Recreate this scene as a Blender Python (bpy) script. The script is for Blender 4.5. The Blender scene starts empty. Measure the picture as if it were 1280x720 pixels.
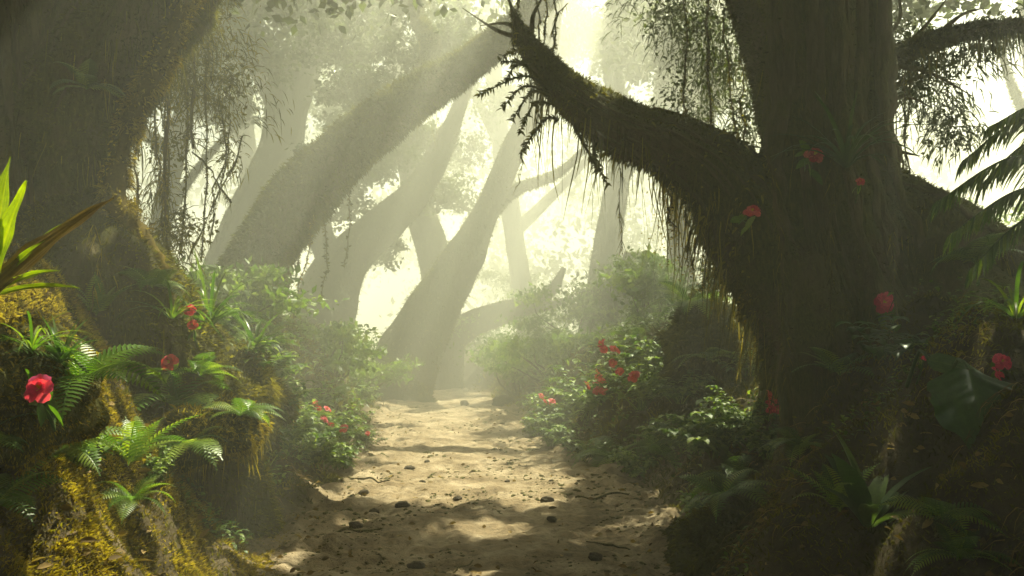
import bpy, math, random
import numpy as np
from mathutils import Vector

rng = np.random.default_rng(7)
random.seed(7)
R = math.radians
scene = bpy.context.scene
COL = scene.collection

# ------------------------------------------------------------------ camera
CAM = np.array([0.0, 0.0, 1.4])
F = 1000.0
PITCH = math.atan(80 / 1000)
cam_d = bpy.data.cameras.new("camera")
cam = bpy.data.objects.new("camera", cam_d)
COL.objects.link(cam)
cam.location = CAM
cam.rotation_euler = (math.pi / 2 + PITCH, 0, 0)
cam_d.sensor_width = 36
cam_d.lens = 36 * F / 1280
cam_d.clip_start = 0.05
cam_d.clip_end = 1000
scene.camera = cam


def ray(px, py):
    u, v = (px - 640) / F, (360 - py) / F
    c, s = math.cos(PITCH), math.sin(PITCH)
    d = np.array([u, c - v * s, s + v * c])
    return d / d[1]


def P(px, py, Y):
    """point of the scene that lies Y metres ahead on the sight line of a photo pixel"""
    return CAM + ray(px, py) * Y


SUN = ray(1130, -1290)
SUN = SUN / np.linalg.norm(SUN)
SUN_EL = math.asin(SUN[2])
SUN_AZ = math.atan2(SUN[0], SUN[1])


# ------------------------------------------------------------------ noise
def _h(ix, iy, iz, seed):
    n = (ix * 374761393 + iy * 668265263 + iz * 2147483647 % 1274126177 + seed * 1013904223) & 0xFFFFFFFF
    n = ((n ^ (n >> 13)) * 1274126177) & 0xFFFFFFFF
    n = ((n ^ (n >> 16)) * 2246822519) & 0xFFFFFFFF
    return ((n ^ (n >> 15)) & 0xFFFFFF) / float(0xFFFFFF) * 2 - 1


def vnoise(p, seed=0):
    p = np.asarray(p, float)
    i = np.floor(p).astype(np.int64)
    f = p - i
    u = f * f * (3 - 2 * f)
    out = 0
    for dx in (0, 1):
        for dy in (0, 1):
            for dz in (0, 1):
                w = (u[..., 0] if dx else 1 - u[..., 0]) * (u[..., 1] if dy else 1 - u[..., 1]) * (u[..., 2] if dz else 1 - u[..., 2])
                out = out + w * _h(i[..., 0] + dx, i[..., 1] + dy, (i[..., 2] + dz) * 7919, seed)
    return out


def fbm(p, oct=4, seed=0, gain=.5):
    a, s, o = 1.0, 1.0, 0
    for k in range(oct):
        o = o + a * vnoise(np.asarray(p) * s + 17.3 * k, seed + k)
        a *= gain
        s *= 2.03
    return o


def n2(x, y, sc, seed=0, oct=3):
    return fbm(np.stack([np.asarray(x) / sc, np.asarray(y) / sc, np.zeros_like(np.asarray(x, float))], -1), oct, seed)


def nrm(v):
    return v / np.maximum(np.linalg.norm(v, axis=-1, keepdims=True), 1e-9)


def sstep(t):
    t = np.clip(t, 0, 1)
    return t * t * (3 - 2 * t)


# ------------------------------------------------------------------ mesh accumulator
class MB:
    def __init__(self):
        self.v, self.r, self.f, self.n = [], [], {3: [], 4: []}, 0

    def add(self, v, f, rnd=None):
        v = np.asarray(v, np.float32).reshape(-1, 3)
        f = np.asarray(f, np.int64)
        self.v.append(v)
        self.r.append(np.full(len(v), random.random(), np.float32) if rnd is None else np.asarray(rnd, np.float32))
        self.f[f.shape[1]].append(f + self.n)
        self.n += len(v)

    def build(self, name, mat, parent=None, smooth=True, org=None):
        v = np.concatenate(self.v)
        if org is not None:
            v = v - np.asarray(org, np.float32)
        me = bpy.data.meshes.new(name)
        me.vertices.add(len(v))
        me.vertices.foreach_set("co", v.ravel())
        loops, tot = [], []
        for k in (3, 4):
            if self.f[k]:
                a = np.concatenate(self.f[k])
                loops.append(a.ravel())
                tot.append(np.full(len(a), k, np.int32))
        loops = np.concatenate(loops).astype(np.int32)
        tot = np.concatenate(tot)
        me.loops.add(len(loops))
        me.loops.foreach_set("vertex_index", loops)
        me.polygons.add(len(tot))
        st = np.zeros(len(tot), np.int32)
        st[1:] = np.cumsum(tot)[:-1]
        me.polygons.foreach_set("loop_start", st)
        me.polygons.foreach_set("loop_total", tot)
        me.polygons.foreach_set("use_smooth", np.full(len(tot), smooth))
        at = me.attributes.new("rnd", "FLOAT", "POINT")
        at.data.foreach_set("value", np.concatenate(self.r))
        me.update(calc_edges=True)
        me.materials.append(mat)
        o = bpy.data.objects.new(name, me)
        COL.objects.link(o)
        if parent is not None:
            o.parent = parent
        elif org is not None:
            o.location = org
        return o


def tag(o, label=None, cat=None, group=None, kind=None):
    if label: o['label'] = label
    if cat: o['category'] = cat
    if group: o['group'] = group
    if kind: o['kind'] = kind
    return o


def empty(name, loc):
    o = bpy.data.objects.new(name, None)
    COL.objects.link(o)
    o.location = loc
    o.empty_display_size = .2
    return o


def copy_tree(o, parent=None):
    c = o.copy()
    COL.objects.link(c)
    c.parent = parent
    for ch in list(o.children):
        copy_tree(ch, c)
    return c


# vectorised ribbons: leaves, pinnae, moss strands, blades
def strips(mb, base, d0, L, W, prof, droop=0.0, fold=0.0, side=None, wob=0.0, rnd=None, curl=0.0):
    base = np.asarray(base, float)
    N = len(base)
    if N == 0: return
    d = nrm(np.asarray(d0, float) * np.ones((N, 3)))
    L = np.ones(N) * L
    W = np.ones(N) * W
    droop = np.ones(N) * droop
    K = len(prof) - 1
    if side is None:
        a = rng.normal(size=(N, 3))
    else:
        a = np.asarray(side, float) * np.ones((N, 3))
    p = base.copy()
    rows = []
    G = np.array([0, 0, -1.0])
    for k in range(K + 1):
        s = nrm(a - d * np.sum(a * d, -1, keepdims=True))
        nn = np.cross(s, d)
        nn = nn * np.where(nn[:, 2:3] < 0, -1, 1)
        w = (W * prof[k] / 2)[:, None]
        if fold is not None and fold != 0:
            rows.append(np.stack([p - s * w + nn * w * fold, p, p + s * w + nn * w * fold], 1))
        else:
            rows.append(np.stack([p - s * w, p + s * w], 1))
        if k < K:
            p = p + d * (L / K)[:, None]
            d = d + G * (droop / K)[:, None]
            if wob: d = d + rng.normal(size=(N, 3)) * wob
            d = nrm(d)
    A = np.stack(rows, 1)  # N,K+1,m,3
    m = A.shape[2]
    idx = np.arange(N * (K + 1) * m).reshape(N, K + 1, m)
    q = np.stack([idx[:, :-1, :-1], idx[:, :-1, 1:], idx[:, 1:, 1:], idx[:, 1:, :-1]], -1).reshape(-1, 4)
    if rnd is None: rnd = rng.random(N)
    mb.add(A.reshape(-1, 3), q, np.repeat(rnd, (K + 1) * m))


LEAF = [.12, .8, 1, .62, .05]
OVATE = [.1, .75, 1, .95, .6, .04]
STRAP = [.75, .95, 1, .95, .85, .6, .06]
BLADE = [1, .7, .1]
HAIR = [1, .8, .5, .15]


def kites(mb, c, size, up=.6, rnd=None, ratio=.5):
    """small simple leaves, one bent quad each"""
    N = len(c)
    if N == 0: return
    a = rng.normal(size=(N, 3))
    a[:, 2] -= .35
    a = nrm(a)
    b = rng.normal(size=(N, 3))
    b = nrm(b - a * np.sum(a * b, -1, keepdims=True))
    s = (np.ones(N) * size)[:, None]
    nn = np.cross(a, b)
    V = np.stack([c, c + a * s * .45 + b * s * ratio / 2, c + a * s + nn * s * .12, c + a * s * .45 - b * s * ratio / 2], 1)
    if rnd is None: rnd = rng.random(N)
    mb.add(V.reshape(-1, 3), np.arange(N * 4).reshape(N, 4), np.repeat(rnd, 4))


# ------------------------------------------------------------------ materials
def new_mat(name):
    m = bpy.data.materials.new(name)
    m.use_nodes = True
    nt = m.node_tree
    nt.nodes.clear()
    return m, nt, nt.nodes, nt.links


def ramp(nd, stops):
    r = nd.new("ShaderNodeValToRGB")
    el = r.color_ramp.elements
    while len(el) < len(stops): el.new(.5)
    for e, (p, c) in zip(el, stops):
        e.position = p
        e.color = (*c, 1)
    return r


def noise(nd, ln, scale, detail=4, rough=.55, coord=None, dist=0):
    n = nd.new("ShaderNodeTexNoise")
    n.inputs["Scale"].default_value = scale
    n.inputs["Detail"].default_value = detail
    n.inputs["Roughness"].default_value = rough
    n.inputs["Distortion"].default_value = dist
    if coord is not None: ln.new(coord, n.inputs["Vector"])
    return n


def leaf_mat(name, stops, trans=.45, rough=.45, spec=.35):
    m, nt, nd, ln = new_mat(name)
    out = nd.new("ShaderNodeOutputMaterial")
    at = nd.new("ShaderNodeAttribute"); at.attribute_name = "rnd"
    geo = nd.new("ShaderNodeNewGeometry")
    nz = noise(nd, ln, 1.7, 3, coord=geo.outputs["Position"])
    mx = nd.new("ShaderNodeMath"); mx.operation = 'MULTIPLY_ADD'
    ln.new(nz.outputs["Fac"], mx.inputs[0]); mx.inputs[1].default_value = .9
    ad = nd.new("ShaderNodeMath"); ad.operation = 'MULTIPLY'
    ln.new(at.outputs["Fac"], ad.inputs[0]); ad.inputs[1].default_value = .75
    sb = nd.new("ShaderNodeMath"); sb.operation = 'ADD'
    ln.new(ad.outputs[0], sb.inputs[0]); sb.inputs[1].default_value = -.3
    ln.new(sb.outputs[0], mx.inputs[2])
    r = ramp(nd, stops); ln.new(mx.outputs[0], r.inputs[0])
    n2_ = noise(nd, ln, 60, 2, coord=geo.outputs["Position"])
    hv = nd.new("ShaderNodeMix"); hv.data_type = 'RGBA'; hv.blend_type = 'MULTIPLY'
    hv.inputs[0].default_value = .5
    ln.new(r.outputs[0], hv.inputs[6])
    r2 = ramp(nd, [(.3, (.55, .55, .5)), (.7, (1.25, 1.2, 1.1))]); ln.new(n2_.outputs["Fac"], r2.inputs[0])
    ln.new(r2.outputs[0], hv.inputs[7])
    b = nd.new("ShaderNodeBsdfPrincipled")
    b.inputs["Roughness"].default_value = rough
    b.inputs["Specular IOR Level"].default_value = spec
    ln.new(hv.outputs[2], b.inputs["Base Color"])
    t = nd.new("ShaderNodeBsdfTranslucent")
    tc = nd.new("ShaderNodeMix"); tc.data_type = 'RGBA'; tc.blend_type = 'MULTIPLY'
    tc.inputs[0].default_value = 1
    ln.new(hv.outputs[2], tc.inputs[6]); tc.inputs[7].default_value = (1.7, 1.8, .7, 1)
    ln.new(tc.outputs[2], t.inputs["Color"])
    mi = nd.new("ShaderNodeMixShader"); mi.inputs[0].default_value = trans
    ln.new(b.outputs[0], mi.inputs[1]); ln.new(t.outputs[0], mi.inputs[2])
    ln.new(mi.outputs[0], out.inputs[0])
    return m


def surf_mat(name, bark, moss, moss_amt=.5, scale=3.0, bump=.5, vstretch=.35, rough=.9, dist=.07):
    """bark or soil overgrown with moss"""
    m, nt, nd, ln = new_mat(name)
    out = nd.new("ShaderNodeOutputMaterial")
    geo = nd.new("ShaderNodeNewGeometry")
    mp = nd.new("ShaderNodeMapping"); mp.inputs["Scale"].default_value = (1, 1, vstretch)
    ln.new(geo.outputs["Position"], mp.inputs[0])
    na = noise(nd, ln, scale * 3, 6, .65, mp.outputs[0], .4)
    nb = noise(nd, ln, scale * .45, 4, .6, geo.outputs["Position"])
    nc = noise(nd, ln, scale * 14, 3, .6, mp.outputs[0])
    rb = ramp(nd, [(.25, tuple(c * .45 for c in bark)), (.5, bark), (.78, tuple(min(1, c * 1.8) for c in bark))])
    ln.new(na.outputs["Fac"], rb.inputs[0])
    rm = ramp(nd, [(.3, tuple(c * .5 for c in moss)), (.6, moss), (.8, (moss[0] * 1.9, moss[1] * 1.55, moss[2] * 1.2))])
    ln.new(nc.outputs["Fac"], rm.inputs[0])
    sx = nd.new("ShaderNodeSeparateXYZ"); ln.new(geo.outputs["Normal"], sx.inputs[0])
    a1 = nd.new("ShaderNodeMath"); a1.operation = 'MULTIPLY_ADD'
    ln.new(sx.outputs[2], a1.inputs[0]); a1.inputs[1].default_value = .18; ln.new(nb.outputs["Fac"], a1.inputs[2])
    a2 = nd.new("ShaderNodeMath"); a2.operation = 'MULTIPLY_ADD'
    ln.new(na.outputs["Fac"], a2.inputs[0]); a2.inputs[1].default_value = .35; ln.new(a1.outputs[0], a2.inputs[2])
    mr = nd.new("ShaderNodeMapRange")
    c = .95 - moss_amt * .55
    mr.inputs["From Min"].default_value = c - .1; mr.inputs["From Max"].default_value = c + .1
    ln.new(a2.outputs[0], mr.inputs["Value"])
    mx = nd.new("ShaderNodeMix"); mx.data_type = 'RGBA'
    ln.new(mr.outputs[0], mx.inputs[0]); ln.new(rb.outputs[0], mx.inputs[6]); ln.new(rm.outputs[0], mx.inputs[7])
    b = nd.new("ShaderNodeBsdfPrincipled")
    b.inputs["Roughness"].default_value = rough
    b.inputs["Specular IOR Level"].default_value = .2
    ln.new(mx.outputs[2], b.inputs["Base Color"])
    bh = nd.new("ShaderNodeMath"); bh.operation = 'MULTIPLY_ADD'
    ln.new(nc.outputs["Fac"], bh.inputs[0]); bh.inputs[1].default_value = .35; ln.new(na.outputs["Fac"], bh.inputs[2])
    bp = nd.new("ShaderNodeBump"); bp.inputs["Strength"].default_value = bump; bp.inputs["Distance"].default_value = dist
    ln.new(bh.outputs[0], bp.inputs["Height"]); ln.new(bp.outputs[0], b.inputs["Normal"])
    ln.new(b.outputs[0], out.inputs[0])
    return m


def ground_mat():
    m, nt, nd, ln = new_mat("soil")
    out = nd.new("ShaderNodeOutputMaterial")
    geo = nd.new("ShaderNodeNewGeometry")
    at = nd.new("ShaderNodeAttribute"); at.attribute_name = "rnd"   # 0 path .. 1 bank
    na = noise(nd, ln, 2.2, 8, .62, geo.outputs["Position"], .3)
    nb = noise(nd, ln, 14, 6, .7, geo.outputs["Position"])
    nc = noise(nd, ln, 55, 4, .7, geo.outputs["Position"])
    vo = nd.new("ShaderNodeTexVoronoi"); vo.inputs["Scale"].default_value = 26
    ln.new(geo.outputs["Position"], vo.inputs["Vector"])
    r = ramp(nd, [(.3, (.12, .085, .05)), (.48, (.235, .175, .11)), (.64, (.36, .285, .2))])
    ln.new(na.outputs["Fac"], r.inputs[0])
    r2 = ramp(nd, [(.32, (.35, .32, .28)), (.5, (.95, .95, .95)), (.7, (1.2, 1.15, 1.1))])
    ln.new(nb.outputs["Fac"], r2.inputs[0])
    m1 = nd.new("ShaderNodeMix"); m1.data_type = 'RGBA'; m1.blend_type = 'MULTIPLY'; m1.inputs[0].default_value = .9
    ln.new(r.outputs[0], m1.inputs[6]); ln.new(r2.outputs[0], m1.inputs[7])
    r3 = ramp(nd, [(.3, (.03, .022, .012)), (.55, (.07, .05, .025)), (.75, (.10, .09, .03))])
    ln.new(nb.outputs["Fac"], r3.inputs[0])
    m2 = nd.new("ShaderNodeMix"); m2.data_type = 'RGBA'
    ln.new(at.outputs["Fac"], m2.inputs[0]); ln.new(m1.outputs[2], m2.inputs[6]); ln.new(r3.outputs[0], m2.inputs[7])
    b = nd.new("ShaderNodeBsdfPrincipled")
    b.inputs["Roughness"].default_value = .92; b.inputs["Specular IOR Level"].default_value = .2
    ln.new(m2.outputs[2], b.inputs["Base Color"])
    h = nd.new("ShaderNodeMath"); h.operation = 'MULTIPLY_ADD'
    ln.new(nc.outputs["Fac"], h.inputs[0]); h.inputs[1].default_value = .35; ln.new(nb.outputs["Fac"], h.inputs[2])
    bp = nd.new("ShaderNodeBump"); bp.inputs["Strength"].default_value = .8; bp.inputs["Distance"].default_value = .04
    ln.new(h.outputs[0], bp.inputs["Height"]); ln.new(bp.outputs[0], b.inputs["Normal"])
    ln.new(b.outputs[0], out.inputs[0])
    return m


M = {
    'soil': ground_mat(),
    'bark': surf_mat("mossy_bark", (.14, .10, .055), (.105, .105, .02), .55, 3.2, 1, .3),
    'bark_far': surf_mat("distant_bark", (.06, .05, .032), (.05, .055, .018), .5, 1.5, .7, .4),
    'root': surf_mat("root_bark", (.13, .10, .05), (.105, .10, .022), .5, 6, .9, .2),
    'mound': surf_mat("mound_moss", (.05, .038, .02), (.085, .08, .018), .8, 4, 1, .5),
    'stone': surf_mat("stone", (.09, .07, .05), (.07, .055, .03), .1, 9, .7, 1),
    'moss_gold': leaf_mat("golden_moss", [(.12, (.04, .03, .009)), (.42, (.175, .125, .022)), (.85, (.37, .28, .06))], .4, .8, .1),
    'moss': leaf_mat("olive_moss", [(.15, (.045, .04, .009)), (.5, (.11, .10, .018)), (.85, (.24, .20, .035))], .4, .8, .1),
    'moss_dark': leaf_mat("dark_moss", [(.15, (.03, .03, .008)), (.5, (.07, .07, .015)), (.85, (.14, .125, .026))], .35, .8, .1),
    'canopy': leaf_mat("canopy_leaves", [(.15, (.03, .045, .01)), (.5, (.05, .075, .016)), (.85, (.10, .12, .03))], .35, .5),
    'fern': leaf_mat("fern_green", [(.1, (.04, .09, .014)), (.5, (.09, .17, .028)), (.9, (.22, .28, .05))], .45, .4, .45),
    'herb': leaf_mat("herb_green", [(.1, (.04, .085, .014)), (.5, (.085, .15, .026)), (.9, (.22, .28, .07))], .4, .5, .35),
    'strap': leaf_mat("strap_leaf", [(.1, (.03, .07, .018)), (.5, (.05, .105, .028)), (.9, (.10, .15, .045))], .4, .35, .5),
    'lime': leaf_mat("lime_leaf", [(.1, (.13, .19, .015)), (.5, (.24, .30, .025)), (.9, (.38, .4, .04))], .5, .4, .4),
    'rust': leaf_mat("rusty_leaf", [(.1, (.10, .06, .015)), (.5, (.19, .125, .03)), (.9, (.28, .2, .05))], .3, .45, .4),
    'broad': leaf_mat("broad_leaf", [(.1, (.025, .065, .015)), (.5, (.045, .10, .025)), (.9, (.08, .15, .04))], .35, .3, .5),
    'dry': leaf_mat("dry_leaves", [(.1, (.08, .05, .02)), (.5, (.20, .13, .05)), (.9, (.34, .24, .11))], .25, .7, .2),
    'red': leaf_mat("red_petal", [(.1, (.42, .015, .05)), (.5, (.60, .05, .11)), (.9, (.75, .16, .20))], .4, .5, .3),
    'pink': leaf_mat("magenta_petal", [(.1, (.55, .02, .13)), (.5, (.72, .05, .20)), (.9, (.8, .12, .3))], .4, .5, .3),
    'pollen': leaf_mat("pollen", [(.1, (.6, .35, .03)), (.9, (.8, .55, .08))], .1, .7, .2),
}


# ------------------------------------------------------------------ terrain
_py = np.array([-20, 2, 5, 8.5, 14, 18.7, 26, 36, 60, 400.])
_pc = np.array([0.0, -.1, -.2, -.2, -1.15, -1.5, -2.4, -5, -9, -9.])
_pw = np.array([1.4, 1.35, 1.35, 1.65, 1.45, 1.65, 1.7, 1.7, 1.7, 1.7])


def edge(x, y):
    c = np.interp(y, _py, _pc)
    w = np.interp(y, _py, _pw) + .22 * n2(x * 0 + y, y, 1.1, 3, 2)
    return np.where(x < c, c - x - w, x - c - w)


def terrain(x, y, fine=True):
    x = np.asarray(x, float); y = np.asarray(y, float)
    c = np.interp(y, _py, _pc)
    e = edge(x, y)
    L = x < c
    bank = np.where(L, 1.55 * sstep(e / np.interp(y, [3, 5.0], [1.0, 1.75])) ** 1.1 + .12 * np.clip(e, 0, 8), 1.2 * sstep(e / np.interp(y, [7, 9, 30], [1.9, 1.25, 1.5])) + .10 * np.clip(e, 0, 8))
    far = sstep((np.abs(y) - 40) / 60)
    bank = bank * (1 - far * .4)
    z = bank + .35 * n2(x, y, 3.1, 11) * sstep(e / 2)
    z = z + np.where(L, .16, .2) * n2(x, y, .75, 21) * sstep(e / .5 + .05)
    z = z + .10 * np.clip((y - 14) / 14, 0, 1.5) * 0
    if fine:
        z = z + .022 * n2(x, y, .6, 31) + .028 * np.abs(n2(x, y, .21, 41, 3)) * (1.3 + 1.2 * sstep(e + 1))
        z = z + .05 * sstep((e + .9) / .9) * n2(x, y, .33, 51)
    return z


def T(x, y):
    return float(terrain(np.array([x]), np.array([y]))[0])


def build_terrain():
    nx, nf, nb = 460, 640, 60
    u = np.linspace(-1, 1, nx)
    xs = 3.4 * u + 140 * np.sign(u) * np.abs(u) ** 6
    yf = 2.0 * np.exp(np.linspace(0, math.log(260 / 2.0), nf))
    yb = np.linspace(-25, 1.95, nb)
    ys = np.concatenate([yb, yf])
    # the columns follow the path
    cc = np.interp(ys, _py, _pc)
    X = xs[None, :] * (.35 + .13 * np.clip(ys, 3, 22))[:, None] + cc[:, None]
    Y = np.repeat(ys[:, None], nx, 1)
    Z = terrain(X, Y)
    e = edge(X, Y)
    idx = np.arange(X.size).reshape(X.shape)
    q = np.stack([idx[:-1, :-1], idx[:-1, 1:], idx[1:, 1:], idx[1:, :-1]], -1).reshape(-1, 4)
    mb = MB()
    soil = sstep((e + .22 + .35 * n2(X, Y, .4, 61)) / .6)
    mb.add(np.stack([X, Y, Z], -1).reshape(-1, 3), q, soil.ravel())
    g = mb.build("ground", M['soil'])
    tag(g, "bare earth footpath between raised dark soil banks", kind='structure')


build_terrain()


# ------------------------------------------------------------------ limbs
def spline(pts, step):
    pts = np.asarray(pts, float)
    n = len(pts)
    out = []
    for i in range(n - 1):
        p0 = pts[max(i - 1, 0)]; p1 = pts[i]; p2 = pts[i + 1]; p3 = pts[min(i + 2, n - 1)]
        k = max(2, int(np.linalg.norm((p2 - p1)[:3]) / step))
        t = np.linspace(0, 1, k, endpoint=False)[:, None]
        out.append(.5 * ((2 * p1) + (-p0 + p2) * t + (2 * p0 - 5 * p1 + 4 * p2 - p3) * t ** 2 + (-p0 + 3 * p1 - 3 * p2 + p3) * t ** 3))
    out.append(pts[-1:])
    return np.concatenate(out)


def tube(mb, pts, seg=32, step=.08, rough=.12, flute=.12, nf=7, seed=0, nsc=.5):
    """pts rows x,y,z,r. Returns surface grid positions, outward normals and mesh"""
    S = spline(pts, step)
    c, r = S[:, :3], np.maximum(S[:, 3], .003)
    tng = nrm(np.gradient(c, axis=0))
    ref = np.array([0.31, 1, .12])
    a = []
    v = ref - tng[0] * (ref @ tng[0]); v /= np.linalg.norm(v)
    for t in tng:
        v = v - t * (v @ t); v /= np.linalg.norm(v); a.append(v.copy())
    a = np.array(a); b = np.cross(tng, a)
    th = np.linspace(0, 2 * math.pi, seg, endpoint=False)
    dirn = a[:, None] * np.cos(th)[None, :, None] + b[:, None] * np.sin(th)[None, :, None]
    base = c[:, None] + dirn * r[:, None, None]
    f = 1.0
    if flute:
        ln = np.cumsum(np.r_[0, np.linalg.norm(np.diff(c, axis=0), axis=1)])
        ph = seed + vnoise(np.stack([ln * .4, ln * 0, ln * 0], -1), seed) * 1.6
        w = np.abs(np.sin(th[None] * nf / 2 + ph[:, None]))
        w2 = np.abs(np.sin(th[None] * (nf + 4) / 2 - 1.3 * ph[:, None]))
        f = f + flute * (w - .6) + flute * .6 * (w2 - .6)
    f = f + rough * fbm(base / nsc, 4, seed)
    pos = c[:, None] + dirn * (r[:, None] * f)[..., None]
    n, m = pos.shape[:2]
    idx = np.arange(n * m).reshape(n, m)
    j = np.roll(idx, -1, 1)
    q = np.stack([idx[:-1], j[:-1], j[1:], idx[1:]], -1).reshape(-1, 4)
    vv = pos.reshape(-1, 3)
    mb.add(vv, q)
    for e, ring in ((0, idx[0]), (-1, idx[-1])):
        k = mb.n
        mb.add(np.concatenate([pos[e], c[e:e + 1] if e == 0 else c[-1:]]), np.stack([np.arange(m), np.roll(np.arange(m), -1), np.full(m, m)], -1))
    return pos, dirn


def surf_sample(grid, N, bias=None):
    pos, dr = grid
    n, m = pos.shape[:2]
    # area-weighted rows
    k = N * 3
    i = rng.integers(0, n - 1, k); j = rng.integers(0, m, k)
    a, b = rng.random(k)[:, None], rng.random(k)[:, None]
    j2 = (j + 1) % m
    p = (pos[i, j] * (1 - a) + pos[i + 1, j] * a) * (1 - b) + (pos[i, j2] * (1 - a) + pos[i + 1, j2] * a) * b
    nn = nrm(dr[i, j])
    w = np.linalg.norm(pos[i, j2] - pos[i, j], axis=1)
    w = w / w.max()
    if bias is not None: w = w * bias(p, nn)
    keep = rng.random(k) < w
    p, nn = p[keep][:N], nn[keep][:N]
    return p, nn


def fuzz(mb, grid, N, L=.04, W=.012, droop=.8, bias=None, patch=.0, psc=.35):
    p, nn = surf_sample(grid, N, bias)
    if patch:
        k = fbm(p / psc, 2, 5) > (patch - .5) * 1.4
        p, nn = p[k], nn[k]
    n = len(p)
    d = nn + rng.normal(size=(n, 3)) * .55
    strips(mb, p - nn * .01, d, L * rng.uniform(.4, 1.5, n), W * rng.uniform(.6, 1.4, n), BLADE, droop * rng.uniform(.3, 1.7, n),
           rnd=np.clip(.5 + .35 * fbm(p / .25, 2, 9) + rng.normal(size=n) * .2, 0, 1))


def hang(mb, grid, N, L=.35, W=.012, zmax=-.2, clump=.3):
    """long moss strands under a limb"""
    p, nn = surf_sample(grid, N, lambda p, q: (q[:, 2] < zmax) * np.clip(.15 + fbm(p / clump, 2, 77), 0, 1))
    n = len(p)
    if n == 0: return
    ll = L * (.25 + rng.random(n) ** 2 * 1.3) * (1 + .8 * vnoise(p / .22, 4))
    strips(mb, p, np.array([0, 0, -1.]) + nn * .25 + rng.normal(size=(n, 3)) * .12, np.maximum(ll, .04), W * rng.uniform(.5, 1.4, n), [1, .9, .8, .7, .5, .15], 1.0, wob=.09)


def leaf_cloud(mb, c, rad, n, size=.09, sub=10, spread=.32):
    c = np.asarray(c, float); rad = np.asarray(rad, float) * np.ones(3)
    sc = rng.normal(size=(sub, 3)); sc = nrm(sc) * (rng.random((sub, 1)) ** .45) * rad
    k = rng.integers(0, sub, n)
    wts = rng.normal(size=(n, 3)) * spread * rad * np.array([1, 1, .6]) * rng.uniform(.5, 1.2, (sub, 1))[k]
    p = c + sc[k] + wts
    kites(mb, p, size * (.45 + 1.3 * rng.random(n) ** 2), rnd=np.clip(rng.random(sub)[k] * .6 + rng.random(n) * .4, 0, 1), ratio=.55)


def ropes(grid, n, root, org, mat, rr=(.012, .035), rows=(.02, .98), span=(.3, .8), facing=True):
    pos, dr = grid
    R_, m = pos.shape[:2]
    for q in range(n):
        for _ in range(30):
            j = rng.integers(0, m)
            if not facing or dr[R_ // 2, j, 1] < -.1: break
        a = rng.uniform(rows[0], rows[1] - .25); b = min(rows[1], a + rng.uniform(*span))
        i = np.arange(int(a * (R_ - 1)), int(b * (R_ - 1)), 3)
        if len(i) < 6: continue
        jj = j + np.cumsum(rng.normal(size=len(i))) * .22
        j0 = np.floor(jj).astype(int); f = (jj - j0)[:, None]
        p = pos[i, j0 % m] * (1 - f) + pos[i, (j0 + 1) % m] * f
        r = rng.uniform(*rr)
        p = p + dr[i, j0 % m] * r * (.3 + .9 * rng.random())
        t = np.linspace(0, 1, len(i))
        mb = MB(); g = tube(mb, np.concatenate([p, (r * (.35 + .65 * np.sin(t * 2.6 + .4)))[:, None]], 1), 7, .06, rough=.35, flute=0, nsc=.1)
        o = mb.build("aerial_root", M[mat], root, org=org)


# ------------------------------------------------------------------ gaps cut in the added leaf roof, aimed where sunlight should land
BEAMS = [
    (-.7, 8.5, 1.35), (-.95, 10.7, .8), (-.15, 6.5, .42), (-.95, 9.6, .7), (.6, 11.5, .4), (1.2, 9.9, .35), (0, 12.5, .45), (1.83, 8.4, .35), (-4.0, 8.2, .5), (-5.6, 10.3, .6), (-4.5, 14.5, .7), (-7.5, 12, .7), (-2.0, 12.6, .4), (-.3, 5.4, .35), (-1.5, 11.6, .6), (-.9, 13.3, .5), (-2.0, 14.4, .5),
    (-1.85, 4.2, .62), (-2.5, 3.0, .8), (-1.6, 3.3, .5), (-2.7, 4.9, .45), (-2.9, 6.3, .45), (-1.75, 5.3, .35), (-2.6, 5.6, .35), (-2.4, 7.0, .3), (-2.9, 2.2, .4),
    (-3.4, 9.6, .38), (-4.7, 10.2, .5), (-5.8, 11.5, .5), (-3.4, 12.2, .45), (-5.0, 13.6, .5), (-6.9, 10.0, .4),
    (.8, 13.4, .35), (1.9, 12.3, .4), (2.4, 8.5, .22), (3.3, 10.6, .35), (1.4, 10.6, .2), (1.9, 5.5, .14), (2.0, 4.6, .14),
    (-3.9, 6.6, .28), (1.25, 5.7, .28), (-2.33, 3.2, .4), (-2.0, 2.0, .35), (-2.2, 1.5, .45), (-2.26, 3.95, .35), (-3.2, 6.8, .4), (-2.5, 9.0, .5),
    (-3.46, 3.9, .3), (-3.3, 3.3, .3), (1.0, 10.5, .3), (.6, 11.8, .4), (1.5, 3.85, .13), (1.45, 5.65, .2), (-4.05, 10.7, .45), (.2, 7.4, .4), (-1.2, 8.2, .45), (-1.3, 6.6, .25),
    (-5.4, 8.8, .35), (-6.5, 12.5, .6), (-4.2, 11.8, .4), (-2.6, 11.0, .4), (.4, 9.6, .22), (2.3, 10.0, .25),
]
_r = np.random.default_rng(3)
for _ in range(46): BEAMS.append((_r.uniform(.7, 3.2), _r.uniform(4.2, 11.5), _r.uniform(.07, .17)))
for _ in range(12): BEAMS.append((_r.uniform(-3.4, -1.4), _r.uniform(3.5, 8), _r.uniform(.06, .15)))
BEAMS += [(1.5, 3.3, .15), (1.35, 3.6, .12), (1.7, 3.7, .13), (-3.62, 4.15, .35), (-3.55, 3.66, .35), (-3.27, 4.5, .3)]
for _ in range(7): BEAMS.append((_r.uniform(-1.4, .8), _r.uniform(3.5, 11), _r.uniform(.05, .15)))
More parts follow.
